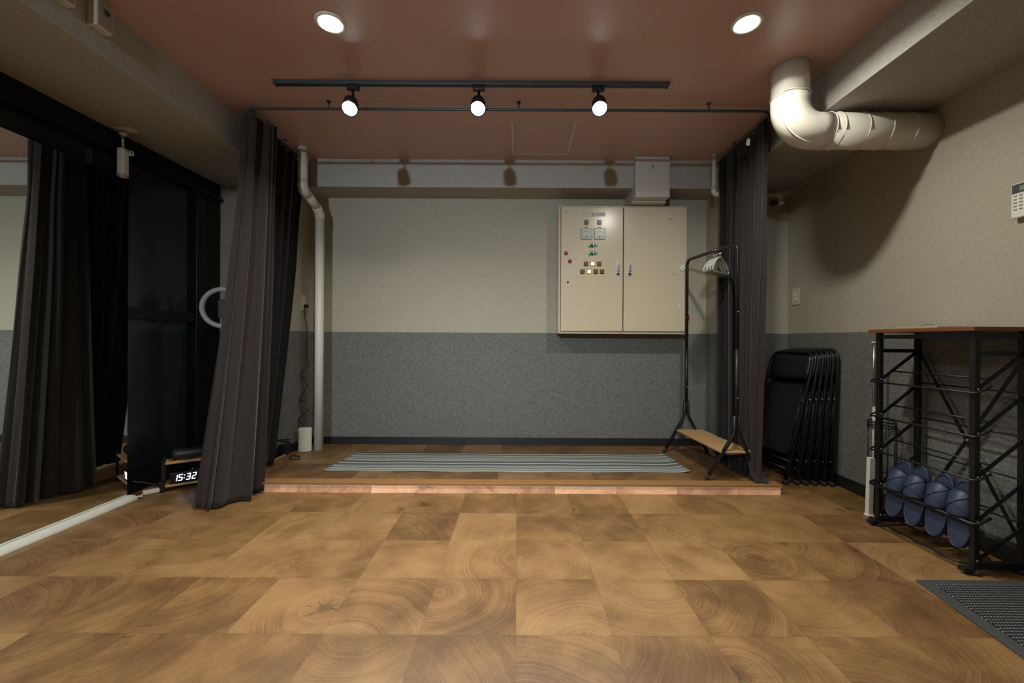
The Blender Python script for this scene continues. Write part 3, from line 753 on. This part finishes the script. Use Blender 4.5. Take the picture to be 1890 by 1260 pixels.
def disc(name, zx, zy, r, mat, parent, th=.006, y=None):
    c = P(zx, zy, FY); yy = FY if y is None else y
    return MB().lathe([(.0001, 0), (r, 0), (r, th*.6), (r*.8, th), (.0001, th)], 20, Matrix.Translation((c.x, yy, c.z)) @ Matrix.Rotation(PI/2, 4, 'X')).build(name, mat, parent, smooth=False)
plate('name_plate', 298, 427, .205, .034, M['paperlabel'], LD, .002)
for i, (ch, zx) in enumerate((('M', 243), ('-', 268), ('B', 296), ('-', 322), ('1', 349))):
    c = P(zx, 427, FY); text_mesh('lettering', ch, .026, M['ink'], LD, Matrix.Translation((c.x, FY-.0025, c.z)) @ Matrix.Rotation(PI/2, 4, 'X'))
for zx in (259, 334):
    plate('pilot_lamp', zx, 474, .036, .036, M['plum'], LD, .010, .003)
for k_, zx in enumerate((259, 335)):
    plate('meter_rim', zx, 541, .096, .096, M['greyprint'], LD, .006, .003)
    o = plate('meter', zx, 541, .088, .088, M['meter'], LD, .012, .003)
    c = P(zx, 541, FY)
    MB().tube([Vector((c.x+.030*math.cos(a), FY-.0125, c.z-.012+.034*math.sin(a))) for a in [R(35+11*i) for i in range(11)]], .0012, 6).build('meter_scale', M['ink'], LD)
    MB().box(c.x-.038, c.x+.038, FY-.0125, FY-.012, c.z-.026, c.z-.024).build('meter_line', M['ink'], LD)
    disc('meter_screw', zx, 560, .006, M['ink'], LD, .003, FY-.012)
    plate('small_label', zx, 501, .026, .007, M['ink'], LD, .001)
for zy, r1, r2 in ((610, R(6), R(-5)), (656, R(20), R(0))):
    plate('green_tape', 281, zy+4, .034, .024, M['green'], LD, .002, rot=-r1)
    plate('green_tape', 312, zy, .030, .022, M['green'], LD, .002, rot=r2)
    disc('selector_switch', 296, zy-2, .016, M['blackpl'], LD, .012)
    MB().box(P(296, zy).x-.004, P(296, zy).x+.004, FY-.022, FY-.012, P(296, zy-2).z-.014, P(296, zy-2).z+.014).build('switch_lever', M['steel'], LD, bevel=.001)
    for dx in (-12, 12): plate('switch_mark', 296+dx, zy-16, .010, .006, M['ink'], LD, .001)
for zy, row in ((715, ((257, 0), (295, 1), (333, 0))), (760, ((237, 0), (275, 1), (313, 0), (350, 0)))):
    for zx, on in row:
        plate('lamp_bezel', zx, zy, .038, .038, M['brown'] if not on else M['amber'], LD, .005, .002)
        plate('square_lamp', zx, zy, .029, .029, M['amber_on'] if on else M['amber'], LD, .012, .003)
disc('red_indicator', 141, 653, .017, M['red'], LD, .010); disc('red_indicator', 163, 700, .017, M['red'], LD, .010)
disc('red_indicator', 151, 821, .010, M['red'], LD, .006)
plate('paper_tag', 133, 402, .030, .042, M['paperlabel'], LD, .0015); plate('tag_mark', 137, 417, .005, .020, M['ink'], LD, .002)
plate('paper_tag', 744, 434, .024, .034, M['paperlabel'], RD, .0015); plate('tag_mark', 747, 455, .006, .018, M['ink'], RD, .002)
plate('white_sticker', 800, 960, .016, .018, M['white'], RD, .002)
MB().tube([P(758, 772, FY-.001), P(768, 775, FY-.001), P(779, 780, FY-.001)], .0015, 6).build('scratch_mark', M['seam'], RD)
o = plate('corner_magnet', 817, 740, .038, .046, M['white'], RD, .012, .003, rot=R(32))
disc('magnet_dot', 817, 740, .005, M['ink'], RD, .003, FY-.012)
o = MB().box(-.006, .006, -.02, .0, -.022, .022, mtx=Matrix.Translation((P(849, 1028).x, CY, P(849, 1028).z))).build('red_side_tag', M['red'], t)
disc('red_underside_knob', 461, 1122, .008, M['red'], t, .006, CY)
# white duct box over the cabinet
t = thing('cable_duct_box', (1.09, YB, 2.17), 'off-white square steel box above the electrical cabinet up to the ceiling', 'duct box')
MB().box(.953, 1.232, 3.345, YC-.001, 2.17, CEIL-.001).box(.953, 1.232, YC-.001, YB-.002, 2.152, SOF-.002).build('housing', M['boxw'], t, bevel=.003)
MB().box(.960, 1.225, 3.343, 3.345, 2.178, CEIL-.012).build('front_cover', M['boxw'], t, bevel=.001)
MB().box(1.085, 1.10, 3.3422, 3.343, 2.40, 2.435).build('faded_stamp', M['greyprint'], t)
for x in (.975, 1.21): MB().lathe([(.0001, 0), (.004, 0), (.004, .002), (.0001, .002)], 10, Matrix.Translation((x, 3.343, 2.30)) @ Matrix.Rotation(PI/2, 4, 'X')).build('cover_screw', M['steel'], t)
# ceiling hatch
t = thing('ceiling_hatch', (.175, 3.08, CEIL), 'square ceiling access hatch with thin metal frame', 'hatch')
hx0, hx1, hy0, hy1 = -.05, .40, 2.834, 3.32; z0, z1 = CEIL-.003, CEIL-.0003
MB().box(hx0, hx1, hy0, hy0+.012, z0, z1).box(hx0, hx1, hy1-.012, hy1, z0, z1).box(hx0, hx0+.012, hy0+.012, hy1-.012, z0, z1).box(hx1-.012, hx1, hy0+.012, hy1-.012, z0, z1).build('outer_frame', M['hatch'], t)
MB().box(hx0+.020, hx1-.020, hy0+.020, hy1-.020, CEIL-.002, z1).build('hatch_panel', M['ceil'], t)
# right thin pipe
sp = .0175
t = thing('condensate_pipe', (1.572, 3.31, 2.18), 'thin white pipe from ceiling turning behind the right curtain', 'pipe')
MB().tube([(1.572, 3.31, CEIL-.001), (1.572, 3.31, 2.215)], sp, 16).build('vertical_section', M['pvc'], t)
MB().tube([(1.572, 3.31, 2.24), (1.572, 3.31, 2.20), (1.585, 3.31, 2.185), (1.62, 3.31, 2.183)], sp*1.15, 16).build('elbow', M['pvc'], t)
MB().tube([(1.61, 3.31, 2.183), (1.665, 3.36, 2.183), (1.72, 3.385, 2.183), (2.09, 3.31, 2.183)], sp, 16).build('horizontal_section', M['pvc'], t)
MB().tube([(2.06, 3.316, 2.183), (2.105, 3.31, 2.180), (2.112, 3.31, 2.15), (2.112, 3.31, 2.13)], sp*1.15, 16).build('elbow', M['pvc'], t)
MB().tube([(2.112, 3.31, 2.13), (2.112, 3.31, 2.105)], sp*1.35, 16).build('coupling', M['pvc'], t)
MB().lathe([(.0001, 0), (.022, 0), (.026, .02), (.015, .035), (.0001, .035)], 18, Matrix.Translation((2.05, 3.31, 2.10))).tube([(2.05, 3.31, 2.115), (2.112, 3.31, 2.115)], .010, 10).build('valve_knob', M['blackpl'], t)

# ================================================================== CLOTHES RACK
T = Vector((1.420, 3.455, 1.68)); U = Vector((1.480, 2.776, 1.665))
t = thing('clothes_rack', (1.45, 3.12, PZ), 'black tubular clothes rack with a wooden shelf on the stage', 'clothes rack')
tr_ = .0125
for q, zj, name in ((T, .41, 'rear'), (U, .40, 'front')):
    MB().tube([(q.x, q.y, .95), (q.x, q.y, zj)], tr_*1.12, 14).build('post', M['black'], t)
dirv = (U-T).normalized()
bar_pts = [(T.x, T.y, .94), (T.x, T.y, T.z-.05)]+[T+Vector((0,0,-.05))+dirv*.05*(1-math.cos(a))+Vector((0,0,.05*math.sin(a))) for a in [PI/2*i/6 for i in range(1, 7)]]
bar_pts += [U+Vector((0,0,-.05))-dirv*.05*(1-math.cos(a))+Vector((0,0,.05*math.sin(a))) for a in [PI/2*i/6 for i in range(6, 0, -1)]]+[(U.x, U.y, U.z-.05), (U.x, U.y, .94)]
MB().tube(bar_pts, tr_, 14).build('hanging_rail', M['black'], t)
for q, fx0, fx1 in ((T, 1.234, 1.600), (U, 1.276, 1.640)):
    for fx, s in ((fx0, -1), (fx1, 1)):
        f = Vector((fx, q.y, PZ+.006))
        MB().tube([(q.x+s*.014, q.y, .50), (q.x+s*.014, q.y, .40), (q.x+s*.022, q.y, .365), f], tr_, 12).build('leg', M['black'], t)
        MB().tube([lerp(f, Vector((q.x+s*.022, q.y, .365)), .10), f], tr_*1.15, 12).build('foot_cap', M['rubber'], t)
    for z in (1.20, .62): MB().lathe([(.0001, 0), (.004, 0), (.004, .004), (.0001, .004)], 10, Matrix.Translation((q.x, q.y-.013, z)) @ Matrix.Rotation(PI/2, 4, 'X')).build('screw', M['steel'], t)
q = [(1.333, 3.457), (1.556, 3.457), (1.592, 2.772), (1.373, 2.772)]
MB().prism(q[::-1], .014, Matrix.Translation((0, 0, .248))).build('shelf_board', M['pine'], t, bevel=.002)
for y, xa, xb in ((3.455, 1.322, 1.548), (2.776, 1.365, 1.60)): MB().tube([(xa+.015, y, .240), (xb, y, .240)], .006, 8).build('shelf_support', M['black'], t)
# hangers
def hanger_proto():
    o = bpy.data.objects.new('coat_hanger', None); C.objects.link(o)
    pts = []
    W = .150
    for i in range(25):
        s_ = -1+2*i/24; x = s_*W; z = -.060-.085*abs(s_)**1.9
        pts.append((x, 0, z))
    MB().tube(pts, .0065, 8).tube([(-W, 0, -.145), (-W+.004, 0, -.163), (-W+.02, 0, -.170), (W-.02, 0, -.170), (W-.004, 0, -.163), (W, 0, -.145)], .0050, 8).build('body', M['hanger'], o)
    hk = [(0, 0, -.060), (0, 0, -.030)]+[(.018*math.cos(a)*1, 0, .0005+.018*math.sin(a)) for a in [R(-80+i*20) for i in range(0, 14)]]
    MB().tube(hk, .0022, 8).build('hook', M['chrome'], o)
    return o
h0 = hanger_proto()
for i in range(6):
    h = h0 if i == 0 else copy_tree(h0)
    tt = .58+.022*i*1.25; q = lerp(T, U, tt)
    h.location = (q.x, q.y, q.z-.0035); h.rotation_euler = (0, 0, R(41+[-2, 1, 0, 2, 0, 3][i]))
    tag(h, ['grey-white plastic coat hanger on the rack, rearmost of the bunch', 'grey-white plastic coat hanger, second from the back of the bunch', 'grey-white plastic coat hanger, third from the back of the bunch',
            'grey-white plastic coat hanger, third from the front of the bunch', 'grey-white plastic coat hanger, second from the front of the bunch', 'grey-white plastic coat hanger, frontmost of the bunch on the rack'][i],
        'coat hanger', 'coat hangers on the clothes rack')

# ================================================================== FOLDING CHAIRS
def chair_proto():
    o = bpy.data.objects.new('folding_chair', None); C.objects.link(o)
    Wd, Hh, r = .205, .945, .0105
    pts = [(-Wd, 0, .012), (-Wd, 0, Hh-.07)]+[(-Wd+.07-.07*math.cos(a), 0, Hh-.07+.07*math.sin(a)) for a in [PI/2*i/6 for i in range(1, 7)]]
    pts += [(Wd-.07+.07*math.sin(a), 0, Hh-.07+.07*math.cos(a)) for a in [PI/2*i/6 for i in range(0, 6)]]+[(Wd, 0, Hh-.07), (Wd, 0, .012)]
    MB().tube(pts, r, 10).build('back_frame', M['black'], o)
    w2 = Wd-.024
    MB().tube([(-w2, .004, .012), (-w2, .004, .66)], r*.95, 10).tube([(-w2, .004, .10), (w2, .004, .10)], r*.8, 8).tube([(w2, .004, .66), (w2, .004, .012)], r*.95, 10).build('rear_legs', M['black'], o)
    MB().tube([(-Wd, 0, .16), (Wd, 0, .16)], r*.7, 8).build('stretcher', M['black'], o)
    mb = MB(); n = 12
    # curved backrest
    vs = []
    for j in range(5):
        for i in range(n+1):
            s_ = -1+2*i/n; vs.append((s_, j))
    for (za, zb) in ((.765, .925),):
        g = [[mb.bm.verts.new((s_/1*(.188), -.004+.012*(1-(s_)**2)*-1, lerp(za-.02*(1-s_*s_), zb, j/4))) for s_ in [-1+2*i/n for i in range(n+1)]] for j in range(5)]
        for a, b in zip(g, g[1:]):
            for i in range(n): f = mb.bm.faces.new((a[i], a[i+1], b[i+1], b[i])); f.smooth = True
    br = mb.build('backrest', M['blackpl'], o); s = br.modifiers.new('t', 'SOLIDIFY'); s.thickness = .008
    MB().prism([(-.155, .20), (.155, .20), (.17, .23), (.178, .66), (.16, .70), (-.16, .70), (-.178, .66), (-.17, .23)], .012,
               Matrix(((1,0,0,0),(0,0,1,-.013),(0,1,0,0),(0,0,0,1)))).build('seat', M['blackpl'], o, bevel=.004)
    mb = MB()
    for i in range(9): x = -.14+.035*i; mb.box(x-.006, x+.006, -.016, -.0125, .25, .42)
    mb.build('seat_ribs', M['blackpl'], o)
    for s_ in (-1, 1):
        MB().tube([(s_*.188, -.012, .33), (s_*.188, -.012, .60)], .006, 8).build('seat_link', M['black'], o)
        MB().lathe([(.0001, 0), (.008, 0), (.008, .006), (.0001, .006)], 12, Matrix.Translation((s_*Wd, -.012, .60)) @ Matrix.Rotation(PI/2, 4, 'X')).build('rivet', M['chrome'], o)
        MB().tube([(s_*Wd, 0, .03), (s_*Wd, 0, .0)], r*1.25, 12).build('foot_cap', M['rubber'], o)
        MB().tube([(s_*w2, .004, .03), (s_*w2, .004, .0)], r*1.2, 12).build('foot_cap', M['rubber'], o)
    return o
c0 = chair_proto()
XBs = [1.868, 1.945, 2.005, 2.065, 2.125, 2.180]; XTs = [2.085, 2.112, 2.139, 2.166, 2.193, 2.220]
for i in range(6):
    c = c0 if i == 0 else copy_tree(c0)
    th = math.asin((XTs[i]-XBs[i])/.945)
    c.location = (XBs[i], 3.095-.008*i, .002)
    c.rotation_euler = (-th, 0, -PI/2+R(5-.8*i))
    tag(c, ['black folding chair, foremost of the folded stack facing the stage', 'black folded chair, second from the front of the leaning stack', 'black folded chair, third from the front of the leaning stack',
            'black folded chair, third from the right wall in the stack', 'black folded chair, next to last before the right wall', 'black folded chair, last of the stack against the right wall'][i],
        'folding chair', 'folded black chairs leaning on the right wall')

# ================================================================== RIGHT WALL ITEMS
t = thing('light_switch', (XR, 3.32, 1.365), 'ivory light switch plate on the right wall above the folded chairs', 'light switch')
MB().box(XR-.008, XR, 3.285, 3.365, 1.30, 1.435).build('cover_plate', M['ivory'], t, bevel=.002)
MB().box(XR-.011, XR-.008, 3.310, 3.342, 1.335, 1.40).build('rocker', M['white'], t, bevel=.001)
MB().box(XR-.0118, XR-.011, 3.320, 3.332, 1.362, 1.372).build('switch_mark', M['ink'], t)
# air conditioner remote
ry0, ry1, rz0, rz1 = 1.715, 1.857, 1.557, 1.712
t = thing('remote_control', (XR, 1.79, rz0), 'white air conditioner remote in a wall holder at the right edge', 'remote control')
MB().box(XR-.012, XR, ry0+.01, ry1+.006, 1.585, 1.66).build('wall_holder', M['white'], t, bevel=.002)
MB().box(XR-.030, XR-.012, ry0, ry1, rz0, rz1).build('case', M['white'], t, bevel=.006)
MB().box(XR-.0312, XR-.030, ry0+.006, ry1-.006, 1.667, rz1-.005).build('dark_display', M['ink'], t)
MB().box(XR-.0318, XR-.0312, ry0+.03, ry1-.035, 1.675, 1.695).build('display_window', M['greyprint'], t)
mb = MB()
rr_ = random.Random(4)
for j in range(5):
    for i in range(6):
        y = ry1-.018-i*.021; z = 1.655-j*.015
        mb.box(XR-.0316, XR-.030, y-.006, y+.006, z-.0025, z+.0025)
mb.build('button_legends', M['greyprint'], t)
t = tag(MB().tube([(XR, 1.80, 1.543), (XR-.020, 1.80, 1.543)], .011, 16).tube([(XR-.014, 1.80, 1.543), (XR-.014, 1.72, 1.545)], .010, 12).build('wall_hook', M['brown'], loc=(XR, 1.80, 1.543), bevel=.001), 'brown hook on the right wall just below the remote control', 'hook')

# big round duct
DX, DY, DZ, DR = 1.490, 2.262, 2.158, .092
t = thing('ventilation_duct', (DX, DY, CEIL), 'cream painted round ventilation duct bending from ceiling into the right wall', 'duct')
Re = .135
MB().tube([(DX, DY, CEIL-.001), (DX, DY, DZ+Re+.03)], DR, 48).build('vertical_section', M['duct'], t)
el = [Vector((DX, DY, DZ+Re+.04))]+arc((DX+Re, DY, DZ+Re), Re, PI, 1.5*PI, 14, (1,0,0), (0,0,1))+[Vector((DX+Re+.06, DY, DZ))]
MB().tube(el, DR*1.015, 48).build('elbow', M['duct'], t)
MB().tube([(DX+Re+.05, DY, DZ), (XR-.001, DY, DZ)], DR, 48).build('horizontal_section', M['duct'], t)
for x in (DX+Re+.06, DX+Re+.105, 1.86, 1.985, 2.115):
    MB().tube([Vector((x, DY+(DR+.001)*math.cos(a), DZ+(DR+.001)*math.sin(a))) for a in [2*PI*i/48 for i in range(48)]], .0035, 8, closed=True).build('seam_ring', M['duct'], t)
MB().tube([Vector((DX+(DR+.002)*math.cos(a), DY+(DR+.002)*math.sin(a), DZ+Re+.045+.004*math.sin(5*a))) for a in [2*PI*i/48 for i in range(48)]], .0035, 8, closed=True).build('seam_ring', M['duct'], t)
sm = [Vector((DX+Re-(Re+DR*.93)*math.cos(b), DY-DR*.42, DZ+Re-(Re+DR*.93)*math.sin(b))) for b in [PI/2*i/16 for i in range(17)]]
MB().tube(sm, .0035, 8).build('elbow_seam', M['duct'], t)
for a, z in ((R(-110), 2.43), (R(-60), 2.435), (R(-85), 2.42)):
    MB().lathe([(.0001, 0), (.005, 0), (.004, .003), (.0001, .003)], 10, Matrix.Translation((DX+DR*math.cos(a), DY+DR*math.sin(a), z)) @ Vector((math.cos(a), math.sin(a), 0)).to_track_quat('Z', 'Y').to_matrix().to_4x4()).build('rivet', M['steel'], t)

# ================================================================== SLIPPER RACK TABLE
X0, X1, Y0, Y1 = 1.985, 2.195, 1.786, 2.256
t = thing('slipper_rack_table', (2.09, 2.01, 0), 'tall black metal slipper rack with a reddish wooden top by the right wall', 'shoe rack')
TOPZ = 1.070
MB().box(1.950, 2.236, 1.757, 2.290, TOPZ-.018, TOPZ).build('tabletop', M['walnut'], t, bevel=.0015)
ps = .012
for x in (X0, X1):
    for y in (Y0, Y1):
        MB().box(x-ps, x+ps, y-ps, y+ps, .022, TOPZ-.019).build('post', M['black'], t, bevel=.002)
        MB().lathe([(.0001, 0), (.024, 0), (.026, .008), (.018, .022), (.0001, .022)], 20, Matrix.Translation((x, y, .0005))).build('foot', M['rubber'], t)
for y in (Y0, Y1):
    MB().box(X0+ps, X1-ps, y-.012, y+.012, .022, .050).build('foot_rail', M['black'], t, bevel=.002)
    MB().box(X0-.055, X0-ps, y-.016, y+.016, .012, .030).build('foot_extension', M['black'], t, bevel=.002)
    for z in (TOPZ-.04, .955): MB().box(X0+ps, X1-ps, y-.008, y+.008, z-.010, z+.010).build('end_rail', M['black'], t)
    for z0, z1 in ((.80, .955), (.61, .77), (.42, .58), (.23, .39), (.06, .20)):
        MB().bar((X0+ps*.5, y-.006, z0), (X1-ps*.5, y-.006, z1), .016, .004, (0, 0, 1)).build('diagonal_brace', M['black'], t)
        MB().lathe([(.0001, 0), (.004, 0), (.004, .003), (.0001, .003)], 10, Matrix.Translation((X0, y-ps, z0)) @ Matrix.Rotation(PI/2, 4, 'X')).build('bolt', M['steel'], t)
for x in (X0, X1): MB().box(x-.008, x+.008, Y0+ps, Y1-ps, TOPZ-.05, TOPZ-.030).build('long_rail', M['black'], t)
MB().bar((X1+ps-.002, Y0, .10), (X1+ps-.002, Y1, .95), .016, .003, (0,0,1)).build('cross_brace', M['black'], t)
MB().bar((X1+ps+.002, Y0, .95), (X1+ps+.002, Y1, .10), .016, .003, (0,0,1)).build('cross_brace', M['black'], t)
MB().tube([(X1+ps-.004, 2.012, .525), (X1+ps-.009, 2.012, .525)], .006, 10).build('bolt', M['steel'], t)
for z in (.785, .597, .410, .222):
    xf = X0-.026
    MB().tube([(X0+.045, Y1+.03, z+.03), (xf+.01, Y1+.035, z+.004), (xf, Y1+.025, z), (xf, Y0-.02, z), (xf+.012, Y0-.03, z+.004), (X0+.04, Y0-.028, z+.03)], .0045 if z > .3 else .0065, 8).build('front_rod', M['black'], t)
    MB().tube([(X0+.075, Y1, z+.058), (X0+.075, Y0, z+.058)], .0042, 8).build('middle_rod', M['black'], t)
    MB().tube([(X1-.01, Y1, z-.002), (X1-.01, Y0, z-.002)], .0042, 8).build('rear_rod', M['black'], t)
MB().tube([(X0-.026, Y1+.03, .030), (X0-.026, Y0+.05, .030), (X0-.005, Y0+.02, .034)], .0055, 8).build('bottom_rod', M['black'], t)
MB().tube([(X0+.06, Y1, .045), (X0+.06, Y0, .045)], .0045, 8).build('bottom_rod', M['black'], t)
# clip tray on top
t = thing('clipboard', (2.11, 2.12, TOPZ), 'thin tan clipboard with a metal clip on the wooden rack top', 'clipboard')
MB().box(2.02, 2.20, 1.98, 2.24, TOPZ+.0005, TOPZ+.009).build('board', M['brass'], t, bevel=.001)
MB().box(2.035, 2.19, 1.99, 2.20, TOPZ+.009, TOPZ+.0105).build('paper_sheet', M['white'], t)
MB().box(2.075, 2.145, 2.10, 2.125, TOPZ+.0105, TOPZ+.016).tube([(2.09, 2.112, TOPZ+.016), (2.095, 2.112, TOPZ+.024), (2.125, 2.112, TOPZ+.024), (2.13, 2.112, TOPZ+.016)], .002, 6).build('metal_clip', M['chrome'], t)

# slippers: sole with raised rim, wide strap; standing toe down behind the bar
def slipper_proto():
    o = bpy.data.objects.new('slipper', None); C.objects.link(o)
    L, n = .300, 44
    def half(s_):   # s_ 0 toe .. 1 heel
        return .049*(1-abs(2*s_-1)**3.0)**.5*(1.0-.08*math.sin(PI*s_)+.12*s_)
    out = []
    for i in range(n+1): s_ = .5-.5*math.cos(PI*i/n); out.append((half(s_), s_*L))
    out = out+[(-x, y) for x, y in out[-2:0:-1]]
    MB().prism(out, .020).build('sole', M['slipper'], o, bevel=.004)
    inn = [(x*.86, .010+(y)*.92) for x, y in out]
    MB().prism(inn, .0015, Matrix.Translation((0, 0, .020))).build('insole', M['slipper_in'], o)
    rim = [Vector((x*.95, .004+y*.97, .021)) for x, y in out]
    MB().tube(rim, .0035, 8, closed=True).build('rim', M['slipper'], o)
    # strap arch from y=.055 (toe side) to y=.150
    bm = bmesh.new(); g = []
    for j in range(13):
        v = j/12; y = lerp(.146, .246, v); hw = half(y/L)+.002; hh = .062-.010*abs(2*v-1)**2-.012*v
        row = []
        for i in range(25):
            a = PI*i/24; yy = y+.012*math.sin(a)*(1 if v > .5 else -1)*abs(2*v-1)
            row.append(bm.verts.new((hw*math.cos(a)*(1-.0*v), yy, .012+hh*(math.sin(a)**.8))))
        g.append(row)
    for a, b in zip(g, g[1:]):
        for i in range(24): f = bm.faces.new((a[i], a[i+1], b[i+1], b[i])); f.smooth = True
    me = bpy.data.meshes.new('strap'); bmesh.ops.recalc_face_normals(bm, faces=bm.faces); bm.to_mesh(me); bm.free(); me.materials.append(M['slipper'])
    s = bpy.data.objects.new('strap', me); C.objects.link(s); s.parent = o; md = s.modifiers.new('t', 'SOLIDIFY'); md.thickness = .005
    def rib(y0, y1):
        pts = []
        for i in range(21):
            a = PI*(.12+.76*i/20); y = lerp(y0, y1, i/20); hw = half(y/L)+.004; v = (y-.146)/.100; hh = .064-.010*abs(2*v-1)**2-.012*v
            pts.append((hw*math.cos(a), y+.008*math.sin(a)*(2*v-1), .013+hh*(math.sin(a)**.8)))
        return pts
    MB().tube(rib(.152, .236), .0022, 6).tube(rib(.236, .152), .0022, 6).tube(rib(.242, .242), .003, 6).build('strap_piping', M['slipper'], o)
    return o
s0 = slipper_proto()
ys = [2.156, 2.046, 1.940, 1.832]
for i, y in enumerate(ys):
    s = s0 if i == 0 else copy_tree(s0)
    # local +y (toe) points up and slightly back to the wall; local +z (strap) faces the room
    zax = Vector((-.97, -.03, .24)).normalized()
    yax = Vector((.24, .02, .97)); yax = (yax-zax*yax.dot(zax)).normalized(); xax = yax.cross(zax)
    m = Matrix.Identity(4)
    for a, ax in enumerate((xax, yax, zax)):
        for b in range(3): m[b][a] = ax[b]
    m.translation = Vector((1.975, y, .086))
    s.matrix_world = m @ Matrix.Rotation(R([-3, 2, 0, 3][i]), 4, 'Z')
    tag(s, ['navy blue vinyl slipper at the far left of the rack', 'navy blue vinyl slipper, second from the left on the rack', 'navy blue vinyl slipper, third from the left on the rack', 'navy blue vinyl slipper nearest the front post of the rack'][i],
        'slipper', 'navy slippers standing in the rack')
    # the other slipper of the pair nested behind
ys2 = ys
# umbrella stand of black wire
ux_, uy_ = 2.158, 2.435
t = thing('wire_umbrella_stand', (ux_, uy_, 0), 'thin black wire umbrella stand in the corner behind the slipper rack', 'umbrella stand')
def ring_pts(r, z, n=32, wob=0): return [Vector((ux_+r*math.cos(2*PI*i/n), uy_+r*math.sin(2*PI*i/n), z+wob*math.sin(4*PI*i/n))) for i in range(n)]
for z in (.535, .500, .515): MB().tube(ring_pts(.066, z, wob=.004), .0032, 7, closed=True).build('top_ring', M['black'], t)
MB().tube(ring_pts(.066, .015), .0035, 7, closed=True).tube([(ux_-.066, uy_, .015), (ux_+.066, uy_, .015)], .003, 6).tube([(ux_, uy_-.066, .015), (ux_, uy_+.066, .015)], .003, 6).build('base_ring', M['black'], t)
MB().tube(ring_pts(.066, .22), .0030, 7, closed=True).build('middle_ring', M['black'], t)
for a in (200, 250, 300, 350, 60, 120): MB().tube([(ux_+.066*math.cos(R(a)), uy_+.066*math.sin(R(a)), .535), (ux_+.066*math.cos(R(a)), uy_+.066*math.sin(R(a)), .004)], .0030, 7).build('upright_wire', M['black'], t)
# telescopic pole and bracket standing in it
t = thing('telescopic_pole', (2.106, 2.43, 0), 'slim white telescopic pole standing in the wire umbrella stand', 'pole')
MB().tube([(2.108, 2.43, .019), (2.106, 2.43, .62)], .0085, 14).build('lower_tube', plain('beige_tube', (.42, .36, .28), .35), t)
MB().tube([(2.106, 2.43, .62), (2.104, 2.43, .995)], .0062, 14).build('upper_tube', M['chrome'], t)
MB().tube([(2.104, 2.43, .995), (2.104, 2.43, 1.003)], .012, 14).build('end_cap', M['white'], t)
t = thing('post_bracket', (2.045, 2.36, 0), 'short white square post leaning outside the umbrella stand', 'post')
mm = Matrix.Translation((2.030, 2.372, .002)) @ Matrix.Rotation(R(1.5), 4, 'Y')
MB().box(-.014, .014, -.012, .012, .008, .335, mtx=mm).build('post', M['pvc'], t, bevel=.002)
MB().box(-.019, .017, -.018, .014, 0, .010, mtx=mm).build('foot_plate', M['white'], t, bevel=.001)
MB().box(.0145, .030, -.010, .010, .20, .325, mtx=mm).build('side_clip', M['white'], t, bevel=.002)

# door mat
t = thing('door_mat', (1.95, 1.2, 0), 'dark grey woven door mat with plain rubber border, bottom right', 'door mat')
q = [(1.676, 1.727), (2.235, 1.722), (2.235, .86), (1.535, .86)]
MB().prism(q, .007, Matrix.Translation((0,0,.0005))).build('rubber_border', plain('charcoal_rubber', (.035, .037, .036), .7), t, bevel=.003)
q = [(1.718, 1.688), (2.200, 1.684), (2.200, .90), (1.585, .90)]
MB().prism(q, .004, Matrix.Translation((0,0,.0074))).build('woven_pile', M['mat'], t, bevel=.001)

for o in bpy.data.objects:
    if '_o' in o: del o['_o']
